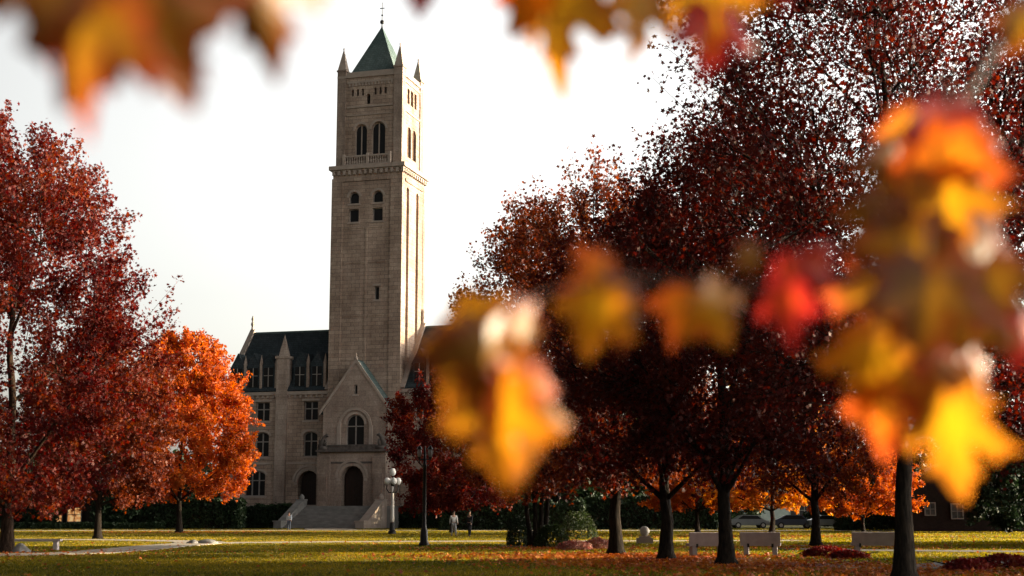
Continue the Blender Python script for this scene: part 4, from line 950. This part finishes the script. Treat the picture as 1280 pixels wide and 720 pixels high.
def nl(px,py,Y,size,rot,mat,k=0,tilt=(0,0),label=None,b=None):
    """leaf whose stalk end is at (px,py); rot = clockwise degrees its tip turns from hanging straight down"""
    o = bpy.data.objects.new('leaf', LM[k % 6]); COL.objects.link(o); o.parent = fm
    if not len(LM[k % 6].materials): LM[k % 6].materials.append(mat)
    o.material_slots[0].link = 'OBJECT'; o.material_slots[0].material = mat
    from mathutils import Matrix, Vector
    a = R(rot); tip = Vector((-sin(a),0,-cos(a))); nrm = Vector((0,-1,0)); sd = tip.cross(nrm)
    M = Matrix((sd,tip,nrm)).transposed(); M = Matrix.Rotation(R(tilt[0]),3,'X') @ Matrix.Rotation(R(tilt[1]),3,'Z') @ M
    p = Vector(NP(px,py,Y)); o.matrix_local = Matrix.Translation(p) @ M.to_4x4() @ Matrix.Scale(size*.70,4)
    st = MB().tube([(0,0,0),(.02,-.2,.03),(.05,-.45,.10)],[.016,.014,.02],5); s_ = st.build('stalk', TW, o)
    if label: o['label'] = label
    return o
# hanging bunch in the middle
nl(600,378,.95,.070,12,LY,0,(10,-35)); nl(588,415,.96,.062,26,LY,1,(0,-30)); nl(640,395,.94,.066,-15,LG,2,(20,35)); nl(612,405,.92,.070,5,LB,4,(15,30)); nl(645,455,.94,.062,-10,LO,3,(5,42)); nl(618,470,.94,.090,0,LY,3,(8,-38)); nl(640,490,.95,.07,-12,LY,1,(0,30))
# beside it on the twig
nl(770,338,1.0,0.0473,68,LO,2,(20,10)); nl(755,360,.98,0.0619,22,LY,3,(5,-30)); nl(785,372,1.0,0.0473,-5,LG,4,(15,35)); nl(775,350,1.0,0.0516,15,LB,0,(10,25)); nl(865,365,1.02,0.0516,30,LO,5,(0,-30)); nl(880,362,1.0,0.0568,-30,LY,0,(12,25));
nl(990,318,1.03,0.052,-4,LR,2,(5,-38)); nl(1008,318,1.01,0.036,-55,LR,3,(10,15)); nl(985,355,1.0,0.052,6,LR,5,(-5,-45)); nl(950,318,1.03,0.0275,70,LB,0,(15,15))
# big hanging bunch at the right
nl(1150,140,1.06,.066,15,LG,0,(10,-35)); nl(1185,128,1.04,.078,2,LR,1,(5,15)); nl(1190,160,1.03,.086,6,LO,5,(5,-20)); nl(1175,215,1.03,.082,-3,LY,3,(-5,-20)); nl(1215,205,1.04,.070,-18,LG,4,(15,30))
nl(1130,190,1.05,.070,30,LB,5,(20,20)); nl(1110,250,1.04,.062,25,LB,0,(25,20)); nl(1150,270,1.03,.090,12,LB,1,(10,-10)); nl(1200,280,1.05,.095,-8,LB,2,(20,10)); nl(1160,330,1.02,.095,5,LB,3,(5,0)); nl(1120,340,1.04,.09,14,LG,2,(15,-20)); nl(1230,330,1.05,.075,-25,LB,1,(15,5))
nl(1100,420,1.03,.074,18,LY,5,(5,-30)); nl(1110,480,1.04,.066,6,LO,0,(10,-35)); nl(1200,380,1.04,.090,-5,LB,1,(25,10)); nl(1170,400,1.04,.085,5,LB,4,(15,10)); nl(1205,450,1.02,.080,2,LG,2,(10,25)); nl(1222,460,1.02,.070,-18,LY,4,(15,40)); nl(1190,495,1.01,.086,2,LY,3,(5,-50)); nl(1280,395,1.06,.050,0,LR,2,(15,15)); nl(1285,10,1.04,.05,20,LG,3,(15,10))
# top middle
nl(700,-25,1.02,.092,10,LY,2,(0,-42)); nl(690,-40,1.03,.070,35,LY,3,(8,-10)); nl(700,-30,1.04,.060,72,LO,4,(10,0)); nl(798,-20,1.03,.070,3,LY,1,(5,38))
nl(880,-45,1.02,.084,5,LY,0,(0,-42)); nl(892,12,1.02,.064,4,LR,5,(5,20)); nl(915,-50,1.04,.055,-25,LO,1,(15,20)); nl(525,-60,1.0,.055,0,LR,3,(15,10)); nl(965,-60,1.03,.050,-20,LR,2,(10,10))
# top left
nl(165,-50,.66,.090,24,LB,0,(5,10)); nl(100,-50,.64,.075,75,LB,1,(15,0)); nl(120,-5,.65,.070,14,LG,2,(0,-25)); nl(165,-10,.66,.072,-28,LB,3,(10,10)); nl(310,-60,.70,.075,-12,LB,4,(20,15)); nl(200,-60,.68,.075,-15,LB,5,(20,20)); nl(60,-60,.66,.055,60,LB,5,(20,20))

# ------------------------------------------------------------------ light, sky, camera
w = bpy.data.worlds.new('World'); SC.world = w; w.use_nodes = True; nt = w.node_tree
bg = nt.nodes['Background']; sky = nt.nodes.new('ShaderNodeTexSky'); sky.sky_type = 'NISHITA'; sky.sun_disc = False
sky.sun_elevation = SUN_EL; sky.sun_rotation = SUN_AZ; sky.air_density = 1.0; sky.dust_density = 4.0; sky.ozone_density = 1.0
# thin bright veil of high haze: paler than clear air and brighter towards the sun
hs_ = nt.nodes.new('ShaderNodeHueSaturation'); hs_.inputs['Saturation'].default_value = .22; nt.links.new(sky.outputs[0], hs_.inputs['Color'])
tcw = nt.nodes.new('ShaderNodeTexCoord'); vm = nt.nodes.new('ShaderNodeVectorMath'); vm.operation = 'DOT_PRODUCT'
vm.inputs[1].default_value = (sin(SUN_AZ)*cos(SUN_EL), cos(SUN_AZ)*cos(SUN_EL), sin(SUN_EL)); nt.links.new(tcw.outputs['Generated'], vm.inputs[0])
mr = nt.nodes.new('ShaderNodeMapRange'); mr.interpolation_type = 'SMOOTHSTEP'
for k_, v_ in zip(range(1,5), (-.75,.30,.36,3.8)): mr.inputs[k_].default_value = v_
nt.links.new(vm.outputs['Value'], mr.inputs[0])
vs_ = nt.nodes.new('ShaderNodeVectorMath'); vs_.operation = 'SCALE'; nt.links.new(hs_.outputs[0], vs_.inputs[0]); nt.links.new(mr.outputs[0], vs_.inputs['Scale'])
sx_ = nt.nodes.new('ShaderNodeSeparateXYZ'); nt.links.new(tcw.outputs['Generated'], sx_.inputs[0])
mz = nt.nodes.new('ShaderNodeMapRange'); mz.interpolation_type = 'SMOOTHSTEP'
for k_, v_ in zip(range(1,5), (.34,.62,1.0,.10)): mz.inputs[k_].default_value = v_
nt.links.new(sx_.outputs[2], mz.inputs[0])
vw = nt.nodes.new('ShaderNodeVectorMath'); vw.operation = 'MULTIPLY'; vw.inputs[1].default_value = (1.0,.965,.91); nt.links.new(vs_.outputs[0], vw.inputs[0])
vz = nt.nodes.new('ShaderNodeVectorMath'); vz.operation = 'SCALE'; nt.links.new(vw.outputs[0], vz.inputs[0]); nt.links.new(mz.outputs[0], vz.inputs['Scale'])
nt.links.new(vz.outputs[0], bg.inputs[0]); bg.inputs[1].default_value = .070
sd = bpy.data.lights.new('sun','SUN'); sd.energy = 5; sd.angle = R(.5); sd.color = (1,.80,.50)
so_ = bpy.data.objects.new('sun', sd); COL.objects.link(so_)
from mathutils import Vector
S = Vector((sin(SUN_AZ)*cos(SUN_EL), cos(SUN_AZ)*cos(SUN_EL), sin(SUN_EL))); so_.rotation_euler = S.to_track_quat('Z','Y').to_euler()
cd = bpy.data.cameras.new('camera'); cam = bpy.data.objects.new('camera', cd); COL.objects.link(cam); SC.camera = cam
cam.location = (0,0,CAMZ); cam.rotation_euler = (pi/2+PITCH,0,0); cd.sensor_width = 36; cd.lens = F*36/1280; cd.clip_start = .05; cd.clip_end = 5000
cd.dof.use_dof = True; cd.dof.focus_distance = 150; cd.dof.aperture_fstop = 3.2
SC.render.engine = 'CYCLES'
vs = SC.view_settings; vs.view_transform = 'Standard'; vs.look = 'None'; vs.gamma = 1; vs.use_curve_mapping = False; vs.exposure = 1.25
